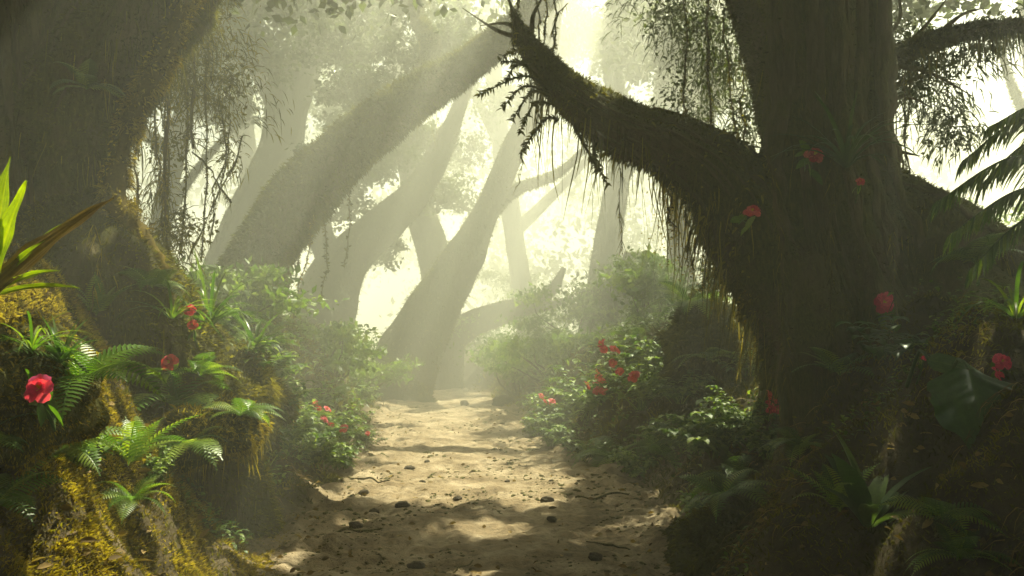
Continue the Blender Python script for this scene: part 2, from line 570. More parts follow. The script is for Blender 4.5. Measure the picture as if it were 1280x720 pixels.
for (x_, y_, z_, r_) in [(1.6, 4.1, .8, .11), (1.78, 4.0, .9, .06), (1.5, 6.2, .3, .25), (1.9, 5.9, .9, .2), (1.41, 5.4, .6, .2), (1.9, 6.8, .6, .25), (2.35, 9.5, 1.9, .5), (1.9, 9.2, 1.0, .3),
                         (1.66, 10.4, 1.2, .4), (1.16, 12.2, 1.3, .5), (.8, 13.6, 1.1, .5), (2.6, 5.5, 1.6, .2), (2.8, 4.4, 1.8, .25), (2.3, 4.1, 1.2, .12), (2.45, 6.3, 3.1, .25), (1.9, 6.3, 2.7, .2),
                         (2.0, 7.8, 2.1, .4), (1.7, 7.8, 2.6, .35), (2.35, 7.7, 1.3, .3), (1.5, 7.7, 2.9, .3), (-2.4, 7.3, 1.5, .35), (-2.2, 5.8, 1.8, .35), (-2.8, 10.2, 1.0, .5), (-3.3, 16, 3.5, .7)]:
    BEAMS.append((x_ - SUN[0] / SUN[2] * z_, y_ - SUN[1] / SUN[2] * z_, r_))
BEAMS += [(-3.3, 11.2, .6), (-1.5, 13.6, .7)]
BX = np.array(BEAMS)


def sunlit(p):
    """True where a leaf at p would shade one of the gaps"""
    g = p[:, :2] - SUN[None, :2] * (p[:, 2:3] / SUN[2])
    d = np.linalg.norm(g[:, None] - BX[None, :, :2], axis=2) * (1 + .25 * vnoise(np.concatenate([g * 2.2, g[:, :1] * 0], 1), 8))[:, None]
    o = (d < BX[None, :, 2]).any(1)
    # further off, streaks are left out of the roof so shafts show
    nz = fbm(np.stack([g[:, 0] / 1.25, g[:, 1] / 4.2, g[:, 0] * 0], 1), 2, 15)
    thr = .5 - .56 * sstep((g[:, 1] - 13) / 4)
    o |= (nz > thr) & (g[:, 1] > 13.5)
    return o


def shade_leaves(mb, cx, cy, z0, z1, rx, ry, n, size=.2):
    """leaf layer mostly out of view, added to block sun except along chosen beams"""
    nc = max(8, int(n / 110))
    a = rng.random(nc) * 2 * math.pi
    rr = np.sqrt(rng.random(nc))
    c = np.stack([cx + rx * rr * np.cos(a), cy + ry * rr * np.sin(a), rng.uniform(z0, z1, nc)], -1)
    k = rng.integers(0, nc, n)
    p = c[k] + rng.normal(size=(n, 3)) * np.array([.42, .42, .22])
    p = p[~sunlit(p)]
    kites(mb, p, size * rng.uniform(.6, 1.3, len(p)), ratio=.6)
    return c


# ------------------------------------------------------------------ trees
def pp(*rows, Y=None):
    """rows (px, py, depth, radius) -> x,y,z,r"""
    out = []
    for r_ in rows:
        if Y is not None: px, py, rad = r_; d = Y
        else: px, py, d, rad = r_
        out.append([*P(px, py, d), rad])
    return np.array(out)


def tree(name, label, cat, trunk, limbs=(), mat='bark', seg=36, step=.08, moss=None, hangN=0, hangL=.35, group=None, flute=.12, fuzzN=0,
         fuzzL=.05, gold=0, nsc=.5, limb_hang=None, mossmat='moss_dark'):
    base = trunk[0, :3] + np.array([0, 0, .0])
    root = empty(name, base)
    tag(root, label, cat, group)
    mb = MB(); g = tube(mb, trunk, seg, step, flute=flute, seed=rng.integers(99), nsc=nsc)
    ot = mb.build("trunk", M[mat], root, org=base)
    grids = [g]
    objs = [ot]
    for L in limbs:
        mb = MB(); gg = tube(mb, L, max(14, seg * 2 // 3), step * .8, flute=flute * .6, seed=rng.integers(99), nsc=nsc)
        objs.append(mb.build("limb", M[mat], root, org=base))
        grids.append(gg)
    if fuzzN:
        tot = sum(len(x[0]) for x in grids)
        for o, gg in zip(objs, grids):
            mb = MB(); fuzz(mb, gg, int(fuzzN * len(gg[0]) / tot), fuzzL, fuzzL * .3, 1.0)
            if mb.n: mb.build("moss", M[mossmat], o, org=base)
    if hangN:
        for i, (o, gg) in enumerate(zip(objs, grids)):
            mb = MB(); hang(mb, gg, hangN if i else hangN // 3, hangL)
            if mb.n > 1200: mb.build("hanging_moss", M['moss'], o, org=base)
    return root, base, grids, objs


def crown(root, base, fn, mat='canopy'):
    mb = MB()
    fn(mb)
    o = mb.build("crown", M[mat], root, smooth=False, org=base)
    return o


def twigs(mb, start, ends, r=.03):
    for e in ends:
        s = np.asarray(start, float); e = np.asarray(e, float)
        m1 = s * .6 + e * .4 + rng.normal(size=3) * .15 * np.linalg.norm(e - s) * .6
        m2 = s * .25 + e * .75 + rng.normal(size=3) * .1 * np.linalg.norm(e - s) * .6
        tube(mb, np.array([[*s, r], [*m1, r * .75], [*m2, r * .5], [*e, r * .15]]), 6, .2, flute=0, rough=.1)


# --- the big tree on the right with the arching limb
rt_trunk = pp((1120, 760, 7.0, 1.25), (1118, 640, 7.0, 1.12), (1105, 520, 7.0, .92), (1072, 400, 7.0, .76), (1040, 290, 7.0, .63),
              (1030, 180, 7.0, .49), (1030, 60, 7.0, .46), (1028, -60, 7.0, .47), (1010, -220, 7.2, .5), (1000, -420, 7.4, .42), (1010, -700, 7.4, .3))
arch = pp((1030, 520, 7.0, .30), (995, 400, 6.95, .36), (950, 305, 6.95, .42), (905, 232, 7.0, .36), (850, 190, 7.1, .29), (790, 166, 7.2, .25),
          (738, 136, 7.3, .205), (700, 105, 7.4, .17), (668, 68, 7.5, .125), (650, 38, 7.55, .07), (640, 12, 7.6, .02))
upl = pp((1000, 210, 7.3, .24), (972, 120, 7.5, .22), (948, 40, 7.8, .2), (915, -60, 8.1, .18), (860, -200, 8.6, .14))
butt = pp((1050, 250, 6.95, .42), (1105, 275, 6.9, .46), (1160, 306, 6.8, .44), (1220, 345, 6.7, .46), (1290, 388, 6.6, .52), (1400, 440, 6.4, .6), (1560, 520, 6.2, .6))
root2 = pp((1170, 330, 6.7, .45), (1200, 430, 6.4, .5), (1225, 540, 6.1, .5), (1240, 680, 5.8, .55), (1250, 820, 5.6, .6))
root3 = pp((1010, 330, 6.6, .22), (1020, 450, 6.4, .27), (1020, 560, 6.3, .3), (1010, 660, 6.2, .36), (985, 760, 6.1, .4))
root4 = pp((1270, 420, 5.4, .3), (1290, 520, 5.0, .36), (1255, 640, 4.6, .34), (1215, 760, 4.3, .36))
rightarm = pp((1085, 90, 7.0, .10), (1115, 72, 6.9, .085), (1170, 50, 6.8, .07), (1230, 36, 6.7, .06), (1300, 30, 6.6, .05), (1400, 0, 6.6, .03))
rt, rtb, rtg, rto = tree("giant_tree", "giant dark mossy tree with spreading roots and an arching limb over the path", "tree",
                         rt_trunk, [arch, upl, butt, rightarm], seg=110, step=.04, flute=.16, nsc=.4, fuzzN=110000, fuzzL=.045, hangN=900, hangL=.22)
for L in (root2, root3, root4):
    mb = MB(); g = tube(mb, L, 40, .05, flute=.16, nf=9, seed=int(rng.integers(99)), nsc=.3)
    ro = mb.build("root", M['root'], rt, org=rtb)
    ropes(g, 12, rt, rtb, 'root', (.012, .035), (.0, .95))
    mb = MB(); hang(mb, g, 1500, .2, .008, 2, .3); mb.build("draping_moss", M['moss'], ro, org=rtb)
    mb = MB(); fuzz(mb, g, 9000, .035, .01, .9, patch=.45)
    mb.build("moss", M['moss_dark'], ro, org=rtb)
mb = MB(); hang(mb, rtg[0], 9000, .22, .009, 2, .35); hang(mb, rtg[3], 3000, .2, .009, 2, .3)
mb.build("draping_moss", M['moss'], rto[0], org=rtb)
ropes(rtg[0], 46, rt, rtb, 'root', (.014, .05))
ropes(rtg[1], 12, rt, rtb, 'root', (.01, .025), (.0, .8))
ropes(rtg[3], 10, rt, rtb, 'root', (.012, .03))
mb = MB()
hang(mb, rtg[1], 3000, .6, .012, -.1, .12)
p, nn = surf_sample(rtg[1], 3600, lambda p, q: np.clip(.1 + fbm(p / .2, 2, 31), 0, 1))
strips(mb, p, nn + rng.normal(size=p.shape) * .5 + [0, 0, -.2], .08 * rng.uniform(.4, 1.6, len(p)), .022, LEAF, 1.4, fold=.2)
mb.build("moss_fringe", M['moss'], rto[1], org=rtb)
t = rng.random(1500); t = t ** .7
cp = np.array([P(815, 215, 7.45), P(870, 250, 7.45), P(930, 305, 7.45), P(985, 395, 7.4), P(1000, 480, 7.3)])
p = np.stack([np.interp(t * 4, np.arange(5), cp[:, c]) for c in range(3)], -1) + rng.normal(size=(1500, 3)) * [.07, .16, .08]
k = fbm(p / .13, 2, 66) > .12
p = p[k]; n = len(p)
mb = MB()
strips(mb, p, np.array([0, 0, -1.]) + rng.normal(size=(n, 3)) * .1, (.25 + .75 * rng.random(n) ** 1.6) * np.clip(.6 + t[k], .6, 1.3), .012 * rng.uniform(.6, 1.6, n), [1, .9, .8, .7, .6, .5, .4, .15], .6, wob=.1)
q = np.repeat(p, 9, 0) - np.array([0, 0, 1]) * rng.random((n * 9, 1)) * .75 + rng.normal(size=(n * 9, 3)) * .035
kites(mb, q[rng.random(len(q)) < .55], .03)
mb.build("golden_curtain", M['moss_gold'], rto[1], org=rtb)
# twiggy tip of the arching limb
mb = MB()
tp = [P(640, 55, 7.55), P(655, 62, 7.5)]
for (a, b, c) in [((655, 45), (625, 40), (578, 10)), ((650, 30), (640, 10), (625, -30)), ((665, 40), (668, 15), (690, -20)), ((650, 50), (635, 30), (600, 32)),
                  ((1110, 75), (1150, 40), (1190, -10)), ((1105, 80), (1160, 90), (1215, 120)), ((1105, 110), (1150, 95), (1170, 60)), ((1160, 55), (1200, 20), (1230, 10)),
                  ((1100, 60), (1125, 20), (1120, -20)), ((1098, 140), (1130, 120), (1165, 135)), ((1098, 200), (1120, 190), (1150, 195))]:
    Y = 7.5 if a[0] < 800 else 6.85
    mb = MB(); tube(mb, pp((*a, Y, .028), (*b, Y + .05, .018), (*c, Y + .1, .004)), 7, .05, flute=0, rough=.2, nsc=.1)
    mb.build("branch", M['bark'], rt, org=rtb)


def drape(mb, c, rad, n, L=.16, W=.012):
    k = rng.integers(0, 9, n)
    sc = rng.normal(size=(9, 3)) * rad * .6
    p = np.asarray(c) + sc[k] + rng.normal(size=(n, 3)) * np.array(rad) * .35
    d = nrm(sc + 1e-4)[k] * .8 + rng.normal(size=(n, 3)) * .5 + np.array([0, 0, -.5])
    strips(mb, p, d, L * rng.uniform(.4, 1.5, n), W, [.5, 1, .7, .1], 1.4)


def rt_crown(mb):
    shade_leaves(mb, 3.8, 8.0, 7.6, 10.5, 6.5, 6.0, 62000, .2)
    shade_leaves(mb, 3.5, 2.0, 6.5, 9, 6.5, 5.0, 45000, .22)
    shade_leaves(mb, 7.5, 12, 8.5, 12, 5, 6, 30000, .22)
    # foliage below the roof that shows left of the trunk and right of it
    for (px, py, Y, rx, rz, n) in [(905, 60, 8.4, .42, .5, 2600), (870, 130, 8.8, .3, .5, 1500), (845, 20, 9.0, .35, .4, 1700), (935, 150, 8.2, .15, .35, 700),
                                   (1160, 100, 7.3, .3, .22, 1500), (1190, 160, 7.6, .22, .25, 1100), (1130, 60, 7.2, .3, .3, 1200), (1210, 70, 7.4, .3, .15, 900),
                                   (1250, 40, 7.2, .35, .12, 900)]:
        leaf_cloud(mb, P(px, py, Y), (rx, rx, rz), n // 2, .045, 16, .4)
        drape(mb, P(px, py, Y), (rx, rx, rz), n // 3)


crown(rt, rtb, rt_crown)

# --- the big tree on the left
lt_trunk = pp((70, 620, 6.2, 1.05), (70, 480, 6.2, .92), (62, 360, 6.1, .70), (52, 270, 6.0, .56), (45, 190, 6.0, .54), (35, 90, 6.0, .62), (20, 0, 6.0, .66), (0, -120, 6.0, .62), (-20, -300, 6, .5), (-30, -600, 6, .4))
lt_l1 = pp((60, 230, 5.95, .40), (90, 160, 5.9, .42), (135, 80, 5.9, .42), (185, 0, 5.9, .40), (250, -90, 6, .34), (360, -220, 6.2, .25))
lt_r1 = pp((80, 290, 5.8, .42), (120, 360, 5.7, .50), (175, 440, 5.8, .48), (225, 520, 6.0, .42), (270, 600, 6.2, .36), (300, 680, 6.3, .3))
lt_r2 = pp((110, 330, 6.2, .42), (170, 395, 6.8, .44), (225, 450, 7.2, .38), (270, 520, 7.6, .32), (300, 600, 7.8, .3))
lt, ltb, ltg, lto = tree("leaning_tree", "dark massive tree leaning over the left bank, golden moss down its lit edge", "tree",
                         lt_trunk, [lt_l1], seg=100, step=.04, flute=.15, nsc=.4, fuzzN=80000, fuzzL=.045, hangN=500, hangL=.25)
for L in (lt_r1, lt_r2):
    mb = MB(); g = tube(mb, L, 40, .05, flute=.1, nf=9, seed=int(rng.integers(99)), nsc=.3)
    ro = mb.build("root", M['root'], lt, org=ltb)
    mb = MB(); fuzz(mb, g, 26000, .05, .013, 1.1)
    hang(mb, g, 1500, .16, .008, .3)
    mb.build("moss", M['moss'], ro, org=ltb)


mb = MB(); hang(mb, ltg[0], 7000, .22, .009, 2, .35); hang(mb, ltg[1], 2500, .2, .009, 2, .3)
mb.build("draping_moss", M['moss'], lto[0], org=ltb)
ropes(ltg[0], 34, lt, ltb, 'root', (.012, .04))
ropes(ltg[1], 8, lt, ltb, 'root', (.01, .03), (.0, .7))


def lt_crown(mb):
    shade_leaves(mb, -2.6, 7.5, 7.2, 10, 5.2, 6.0, 58000, .2)
    shade_leaves(mb, -3.0, 1.5, 6.0, 9, 6.0, 5.0, 45000, .22)
    shade_leaves(mb, 0, -5, 5.5, 8, 9, 4, 26000, .25)  # added behind the camera, out of view, to keep the foreground dark
    shade_leaves(mb, -8.5, 6, 6, 10, 4, 7, 26000, .22)


def lt_drapes(mb):
    for (px, py, Y, rx, rz, n) in [(225, 50, 7.0, .25, .35, 1300), (262, 120, 7.6, .3, .3, 1300), (290, 95, 7.8, .25, .25, 900), (250, 20, 7.2, .3, .3, 1200), (205, 190, 7.4, .15, .4, 900),
                                   (232, 285, 7.4, .2, .25, 900), (290, 195, 8, .15, .2, 300), (185, 300, 6.6, .15, .2, 700), (215, 120, 7.0, .2, .4, 1000)]:
        leaf_cloud(mb, P(px, py, Y), (rx, rx, rz), n // 3, .04, 14, .4)
        drape(mb, P(px, py, Y), (rx, rx, rz), n // 3, .13, .010)


crown(lt, ltb, lt_crown)
mb = MB(); lt_drapes(mb)
mb.build("hanging_foliage", M['moss'], lt, smooth=False, org=ltb)

# --- golden moss garland on the lit edge of the left tree
mb = MB()
gp = pp((243, -20, 5.6, .05), (223, 20, 5.6, .05), (211, 60, 5.6, .06), (193, 95, 5.6, .06), (171, 128, 5.6, .055), (161, 165, 5.6, .05), (151, 200, 5.6, .04),
        (145, 235, 5.6, .07), (151, 262, 5.6, .08), (169, 290, 5.6, .07), (186, 320, 5.6, .07), (201, 345, 5.6, .06))
g = tube(mb, gp, 14, .04, rough=.5, flute=0, nsc=.08)
fuzz(mb, g, 16000, .07, .010, 1.3, patch=.6, psc=.12)
p, nn = surf_sample(g, 2600)
k = fbm(p / .1, 2, 55) > -.1
kites(mb, p[k] + nn[k] * .05, .026 * rng.uniform(.5, 1.5, k.sum()))
o = mb.build("moss_garland", M['moss_gold'], lto[0], org=ltb)

# --- arching tree further along the left
t2_trunk = pp((296, 560, 15.2, 0.82), (300, 470, 15.2, 0.72), (303, 400, 15.2, 0.64), (322, 328, 15.2, 0.59), (372, 252, 15.2, 0.54), (425, 194, 15.2, 0.49), (492, 142, 15.3, 0.42), (558, 98, 15.5, 0.35), (612, 60, 15.7, 0.29), (664, 14, 16, 0.24), (740, -60, 16.5, 0.18), (850, -150, 17, 0.1))
t2_l = [pp((520, 115, 17.69, 0.23), (540, 60, 18.23, 0.16), (520, 10, 18.9, 0.12), (540, -60, 19.17, 0.06))]
t2, t2b, t2g, t2o = tree("arching_tree", "long thick trunk arching from the left bank up over the path, in haze", "tree", t2_trunk, t2_l,
                         seg=48, step=.1, flute=.1, nsc=.9, fuzzN=60000, fuzzL=.10, hangN=2600, hangL=.75, mossmat='moss_dark')


def t2_crown(mb):
    shade_leaves(mb, -2.5, 20, 10, 14, 6.5, 6.0, 17000, .24)
    shade_leaves(mb, -9, 16, 8, 12, 5, 6, 14000, .24)
    for (px, py, Y, rx, rz, n) in [(455, 110, 18.9, 1.08, 0.61, 3800), (520, 70, 19.17, 0.94, 0.47, 2800), (400, 190, 18.36, 0.47, 0.68, 1500), (570, 45, 18.9, 0.68, 0.47, 1700),
                                   (420, 60, 19.71, 0.94, 0.68, 2400), (500, 20, 20.25, 1.08, 0.54, 2200), (340, 60, 20.25, 0.94, 0.94, 2500)]:
        leaf_cloud(mb, P(px, py, Y), (rx, rx, rz), n, .125, 20, .28)


crown(t2, t2b, t2_crown)


# --- trees deeper in the haze
def far_tree(label, rows, limbs, clouds, roofs=(), name="hazy_tree", seg=28, group="trees deep in the haze"):
    Y = rows[0][2]
    t, b, g, o = tree(name, label, "tree", pp(*rows), [pp(*l) for l in limbs], mat='bark_far', seg=seg, step=.2, flute=.1, nsc=1.4,
                      fuzzN=16000, fuzzL=.085, group=group, mossmat='moss_dark')

    def fn(mb):
        for (px, py, dY, rx, rz, n) in clouds:
            leaf_cloud(mb, P(px, py, dY), (rx, rx, rz), n, .17, 18, .3)
        for r_ in roofs:
            shade_leaves(mb, *r_)
    crown(t, b, fn)
    return t


far_tree("forked pale trunk behind the arching trunk, rising out of the top left", [(252, 520, 27, 1.04), (268, 400, 27, 0.86), (305, 290, 27, 0.75), (345, 200, 27, 0.7), (365, 120, 27, 0.65), (405, 20, 27.41, 0.59), (450, -90, 27.81, 0.45), (480, -250, 28.35, 0.26)],
         [[(358, 150, 27, 0.52), (335, 90, 27.27, 0.52), (300, 30, 27.54, 0.49), (255, -50, 27.81, 0.39), (220, -160, 28.35, 0.26)]],
         [(280, 30, 22.95, 1.22, 0.81, 2200), (350, -10, 22.95, 1.62, 0.68, 2600), (240, 110, 22.95, 0.81, 1.08, 1800), (430, 130, 23.62, 0.94, 0.81, 1600)],
         [(-9, 26, 11, 15, 6, 7, 13000, .3)])
far_tree("low curving trunk half hidden behind the arching trunk", [(372, 540, 25.65, 1.23), (388, 460, 25.65, 1.1), (405, 390, 25.65, 0.98), (430, 330, 25.65, 0.78), (478, 282, 25.65, 0.6), (520, 240, 25.92, 0.49), (548, 195, 26.33, 0.39), (575, 130, 27, 0.26), (600, 40, 27, 0.13)],
         [[(425, 340, 25.65, 0.52), (400, 290, 26.06, 0.39), (405, 220, 26.46, 0.29), (430, 160, 27, 0.16)]],
         [(470, 200, 26.33, 1.22, 0.94, 3200), (520, 170, 27, 1.22, 0.81, 2800), (430, 250, 26.33, 0.81, 0.81, 1500), (560, 240, 27.68, 0.94, 0.81, 1500), (480, 310, 27, 0.81, 0.54, 1300)],
         [(-1, 31, 13, 17, 7, 6, 14000, .33)])
far_tree("dark leaning trunk at the end of the path, a sunbeam along it", [(482, 560, 23.87, 1.22), (495, 500, 23.87, 1.02), (515, 440, 23.87, 0.88), (545, 380, 23.87, 0.71), (580, 320, 23.87, 0.55), (608, 265, 23.87, 0.4), (640, 190, 24.21, 0.34), (680, 90, 25.03, 0.29), (700, -20, 25.61, 0.2)],
         [[(490, 480, 23.52, 0.48), (462, 506, 22.96, 0.36), (436, 526, 22.4, 0.21), (405, 545, 21.84, 0.11)], [(505, 480, 23.52, 0.42), (530, 505, 22.74, 0.3), (560, 523, 21.95, 0.13)], [(600, 280, 23.87, 0.27), (640, 240, 24.45, 0.18), (700, 215, 25.03, 0.13), (745, 170, 25.61, 0.06)]],
         [(650, 130, 35.1, 2.16, 1.22, 2600), (720, 60, 36.45, 2.03, 1.08, 2400), (590, 190, 35.1, 1.35, 0.94, 1500)],
         [(6, 36, 14, 19, 7, 7, 12000, .36)])
far_tree("faint trunk with a long level bough reaching right over the path's end", [(545, 560, 30.38, 1.04), (550, 490, 30.38, 0.83), (556, 430, 30.38, 0.73), (548, 350, 30.38, 0.62), (520, 240, 30.38, 0.52), (500, 120, 30.38, 0.42), (490, -20, 30.38, 0.31)],
         [[(556, 430, 30.38, 0.52), (590, 405, 30.38, 0.5), (625, 392, 30.38, 0.44), (665, 380, 30.58, 0.31), (690, 362, 30.78, 0.23), (705, 335, 30.88, 0.1)],
          [(655, 383, 30.38, 0.21), (680, 384, 30.38, 0.17), (715, 372, 30.38, 0.08)]],
         [(640, 345, 41.85, 1.35, 0.68, 900), (500, 60, 41.85, 2.7, 1.62, 2200), (560, 200, 41.85, 1.62, 1.22, 1100)])
far_tree("slender upright trunk deep in the haze, right of the centre", [(735, 540, 29.7, 0.78), (742, 420, 29.7, 0.55), (760, 300, 29.7, 0.47), (775, 180, 29.7, 0.39), (765, 60, 30.24, 0.34), (780, -80, 31.05, 0.26)],
         [[(765, 250, 29.7, 0.26), (800, 190, 29.7, 0.21), (850, 130, 29.7, 0.13)]],
         [(860, 90, 29.7, 1.35, 1.22, 3000), (820, 30, 31.05, 1.62, 0.81, 2600), (740, 20, 32.4, 1.35, 0.81, 1500), (870, 200, 28.35, 0.81, 1.08, 1400), (790, 350, 27, 1.22, 0.68, 2600)],
         [(7.5, 26, 11, 15, 6, 7, 14000, .3)])
far_tree("thin bent trunk in the haze just behind the shaggy mound", [(860, 520, 22.95, 0.65), (868, 420, 22.95, 0.42), (850, 320, 22.95, 0.34), (862, 220, 22.95, 0.29), (890, 100, 22.95, 0.23), (880, -40, 23.49, 0.18)],
         [[(855, 350, 22.95, 0.18), (820, 325, 22.95, 0.12), (780, 318, 22.95, 0.05)]],
         [(800, 350, 22.28, 1.01, 0.61, 3000), (760, 380, 22.68, 0.81, 0.54, 2200), (860, 60, 22.95, 0.94, 1.08, 2600), (840, 380, 21.6, 0.81, 0.54, 1800), (900, 300, 24.3, 0.68, 0.81, 1200)])
for i, (px, Y, lean, lab) in enumerate([(180, 24, .3, "dim trunk behind the hanging vines of the left tree"), (655, 40, -.2, "faintest tree in the glare at the middle of the view"),
                                        
                                        (330, 34, -.15, "faint straight trunk far off between the two left trunks"), (840, 36, .15, "very pale trunk far off above the flowering bushes"),
                                        (1330, 22, -.2, "tree beyond the right edge behind the palm frond")]):
    w = .016 * Y
    far_tree(lab, [(px, 600, Y, w * 1.4), (px + 8, 440, Y, w), (px + 60 * lean, 300, Y, w * .8), (px + 160 * lean, 150, Y, w * .7), (px + 230 * lean, 0, Y + .5, w * .6), (px + 300 * lean, -120, Y + 1, w * .4)],
             [[(px + 60 * lean, 290, Y, w * .5), (px + 60, 220, Y, w * .3), (px + 120, 150, Y, w * .15)], [(px + 120 * lean, 190, Y, w * .5), (px - 60, 120, Y, w * .3), (px - 90, 30, Y, w * .15)]],
             [(px + 90, 130, Y, .05 * Y, .035 * Y, 1800), (px - 60, 60, Y + 1, .05 * Y, .035 * Y, 1800), (px + 30, 10, Y + 1, .06 * Y, .03 * Y, 1800)] if px not in (1000, 1330) else
             [(px, -60, Y, .05 * Y, .035 * Y, 1200)], seg=18)


mb = MB()
for _ in range(150):
    yy = rng.uniform(48, 85); xx = rng.uniform(-.75, .75) * yy
    leaf_cloud(mb, (xx, yy, 2 + rng.random() ** 1.3 * 22 * (.6 if xx > 22 else 1)), (3.0, 2.5, 2.6), 420, .5, 12, .4)
tag(mb.build("distant_woods", M['canopy'], smooth=False), "far-off wood fading into the bright mist", "woods", kind='stuff')

# ------------------------------------------------------------------ mounds
def blob_grid(c, rad, seed=1, nu=90, nv=60, amp=.25, nsc=.6):
    th = np.linspace(0, 2 * math.pi, nu, endpoint=False)
    ph = np.linspace(-1.5, 1.55, nv)
    d = np.stack([np.cos(ph)[:, None] * np.cos(th)[None], np.cos(ph)[:, None] * np.sin(th)[None], np.sin(ph)[:, None] + 0 * th[None]], -1)
    rad = np.array(rad)
    f = 1 + amp * fbm(d * 1.15 + seed * 3.1, 2, seed) + amp * .45 * fbm((d * rad) / (max(rad) * .3) + seed, 4, seed + 5)
    pos = np.asarray(c) + d * rad * f[..., None]
    return pos, nrm(d / rad)


def mound(name, label, cat, px, py, Y, rad, seed, fuzzN, fL, mat='mound', mossmat='moss', hangn=0, hl=.3, group=None, amp=.25, dz=0):
    c = P(px, py, Y)
    base = np.array([c[0], c[1], c[2] - rad[2]])
    g = blob_grid(c, rad, seed, amp=amp)
    pos = g[0]
    n, m = pos.shape[:2]
    idx = np.arange(n * m).reshape(n, m); j = np.roll(idx, -1, 1)
    mb = MB(); mb.add(pos.reshape(-1, 3), np.stack([idx[:-1], j[:-1], j[1:], idx[1:]], -1).reshape(-1, 4))
    root = empty(name, base)
    tag(root, label, cat, group)
    o = mb.build("body", M[mat], root, org=base)
    mb = MB()
    p, nn = surf_sample(g, int(fuzzN * .12))
    k = (fbm(p / (max(rad) * .4), 2, seed + 40) > -.05) & (nn[:, 2] > -.3)
    p, nn = p[k], nn[k]
    strips(mb, p, nn + rng.normal(size=p.shape) * .7, fL * 1.3 * rng.uniform(.5, 1.5, len(p)), fL * .42, LEAF, 1.3, fold=.2)
    fuzz(mb, g, fuzzN, fL, fL * .28, 1.2)
    if hangn: hang(mb, g, hangn, hl, .012, .55, .25)
    mb.build("moss", M[mossmat], o, org=base)
    return root


mound("mossy_mound", "tall shaggy moss-covered mound between the flowering bushes and the giant tree", "mound", 892, 478, 9.6, (.55, .55, .85), 3, 34000, .07, amp=.5, hangn=2200, hl=.3, mossmat='moss_dark')
mound("mossy_mound", "golden moss hummock under the magenta flower at the left edge", "mound", 22, 500, 3.1, (.24, .35, .24), 5, 26000, .020, mossmat='moss_gold', amp=.35)
0 and mound("mossy_mound", "upper golden moss hummock above the magenta flower, cut by the left edge", "mound", -8, 436, 3.3, (.16, .3, .14), 9, 8000, .025, mossmat='moss_gold', amp=.5)
mound("mossy_mound", "olive moss cushion hanging beside the ferns below the red flower", "mound", 275, 545, 5.2, (.27, .35, .2), 8, 12000, .035, mossmat='moss_gold', hangn=600, hl=.12, amp=.55)
mound("mossy_mound", "long sloping moss bank under the ferns by the dark left roots", "mound", 300, 500, 7.6, (.36, .7, .36), 12, 16000, .06, mossmat='moss', hangn=900, hl=.2, amp=.5)
mound("mossy_mound", "low brown mossy hump in front of the giant tree's roots", "mound", 935, 680, 5.4, (.5, .5, .34), 15, 14000, .045, mossmat='moss_dark', hangn=900, hl=.15, amp=.5)

# ------------------------------------------------------------------ moss and ground cover on the banks
def scatter_ground(N, ok, ymin=2.2, ymax=30, near=1.0):
    y = ymin * np.exp(rng.random(N) * math.log(ymax / ymin))
    x = rng.uniform(-1, 1, N) * (.75 * y + .5)
    e = edge(x, y)
    k = ok(x, y, e)
    x, y, e = x[k], y[k], e[k]
    return x, y, terrain(x, y), e


mb = MB()   # golden moss on the near left slope
x, y, z, e = scatter_ground(520000, lambda x, y, e: (x < -1) & (y < 7) & (e > -.15 + .2 * n2(x, y, .3, 5)) & (e < 2) & (n2(x, y, .22, 71, 2) > -.35 + .12 * (y - 4)))
d = np.stack([rng.normal(size=len(x)) * .6 + .4, rng.normal(size=len(x)) * .6 - .3, np.ones(len(x))], -1)
strips(mb, np.stack([x, y, z - .008], -1), d, .02 * rng.uniform(.5, 1.6, len(x)), .010, BLADE, .8, rnd=np.clip(.5 + .5 * n2(x, y, .12, 3) + rng.normal(size=len(x)) * .15, 0, 1))
tag(mb.build("golden_moss", M['moss_gold']), "golden yellow moss carpeting the near left bank", "moss", kind='stuff')

mb2 = MB()
N = 420000
x = rng.uniform(-3.1, -1.15, N); y = rng.uniform(2.0, 6.6, N); e = edge(x, y)
k = (e > -.05 + .25 * n2(x, y, .3, 5)) & (n2(x, y, .17, 71, 2) > -.5 + .22 * np.clip(y - 4, 0, 3) + .3 * (e < .15) + .5 * n2(x, y, .8, 171, 2))
x, y, e = x[k], y[k], e[k]; z = terrain(x, y)
d = np.stack([rng.normal(size=len(x)) * .6 + .6, rng.normal(size=len(x)) * .6 - .5, np.ones(len(x)) * .8], -1)
strips(mb2, np.stack([x, y, z - .006], -1), d, .022 * rng.uniform(.5, 1.5, len(x)), .009, BLADE, .8, rnd=np.clip(.45 + .9 * n2(x, y, .07, 3) + rng.normal(size=len(x)) * .15, 0, 1))
tag(mb2.build("golden_moss", M['moss_gold']), "dense golden moss cushions on the slope beside the near path edge", "moss", kind='stuff')

mb = MB()   # darker moss elsewhere on the banks
x, y, z, e = scatter_ground(300000, lambda x, y, e: (e > .15 + .35 * n2(x, y, .5, 6)) & (e < 6))
d = np.stack([rng.normal(size=len(x)) * .6, rng.normal(size=len(x)) * .6 - .3, np.ones(len(x))], -1)
sc = np.clip(y / 6, .6, 3)
strips(mb, np.stack([x, y, z - .01], -1), d, .05 * sc * rng.uniform(.5, 1.6, len(x)), .014 * sc, BLADE, .9, rnd=np.clip(.4 + .5 * n2(x, y, .3, 3) + rng.normal(size=len(x)) * .15, 0, 1))
tag(mb.build("bank_moss", M['moss']), "olive moss and fine growth covering both banks", "moss", kind='stuff')

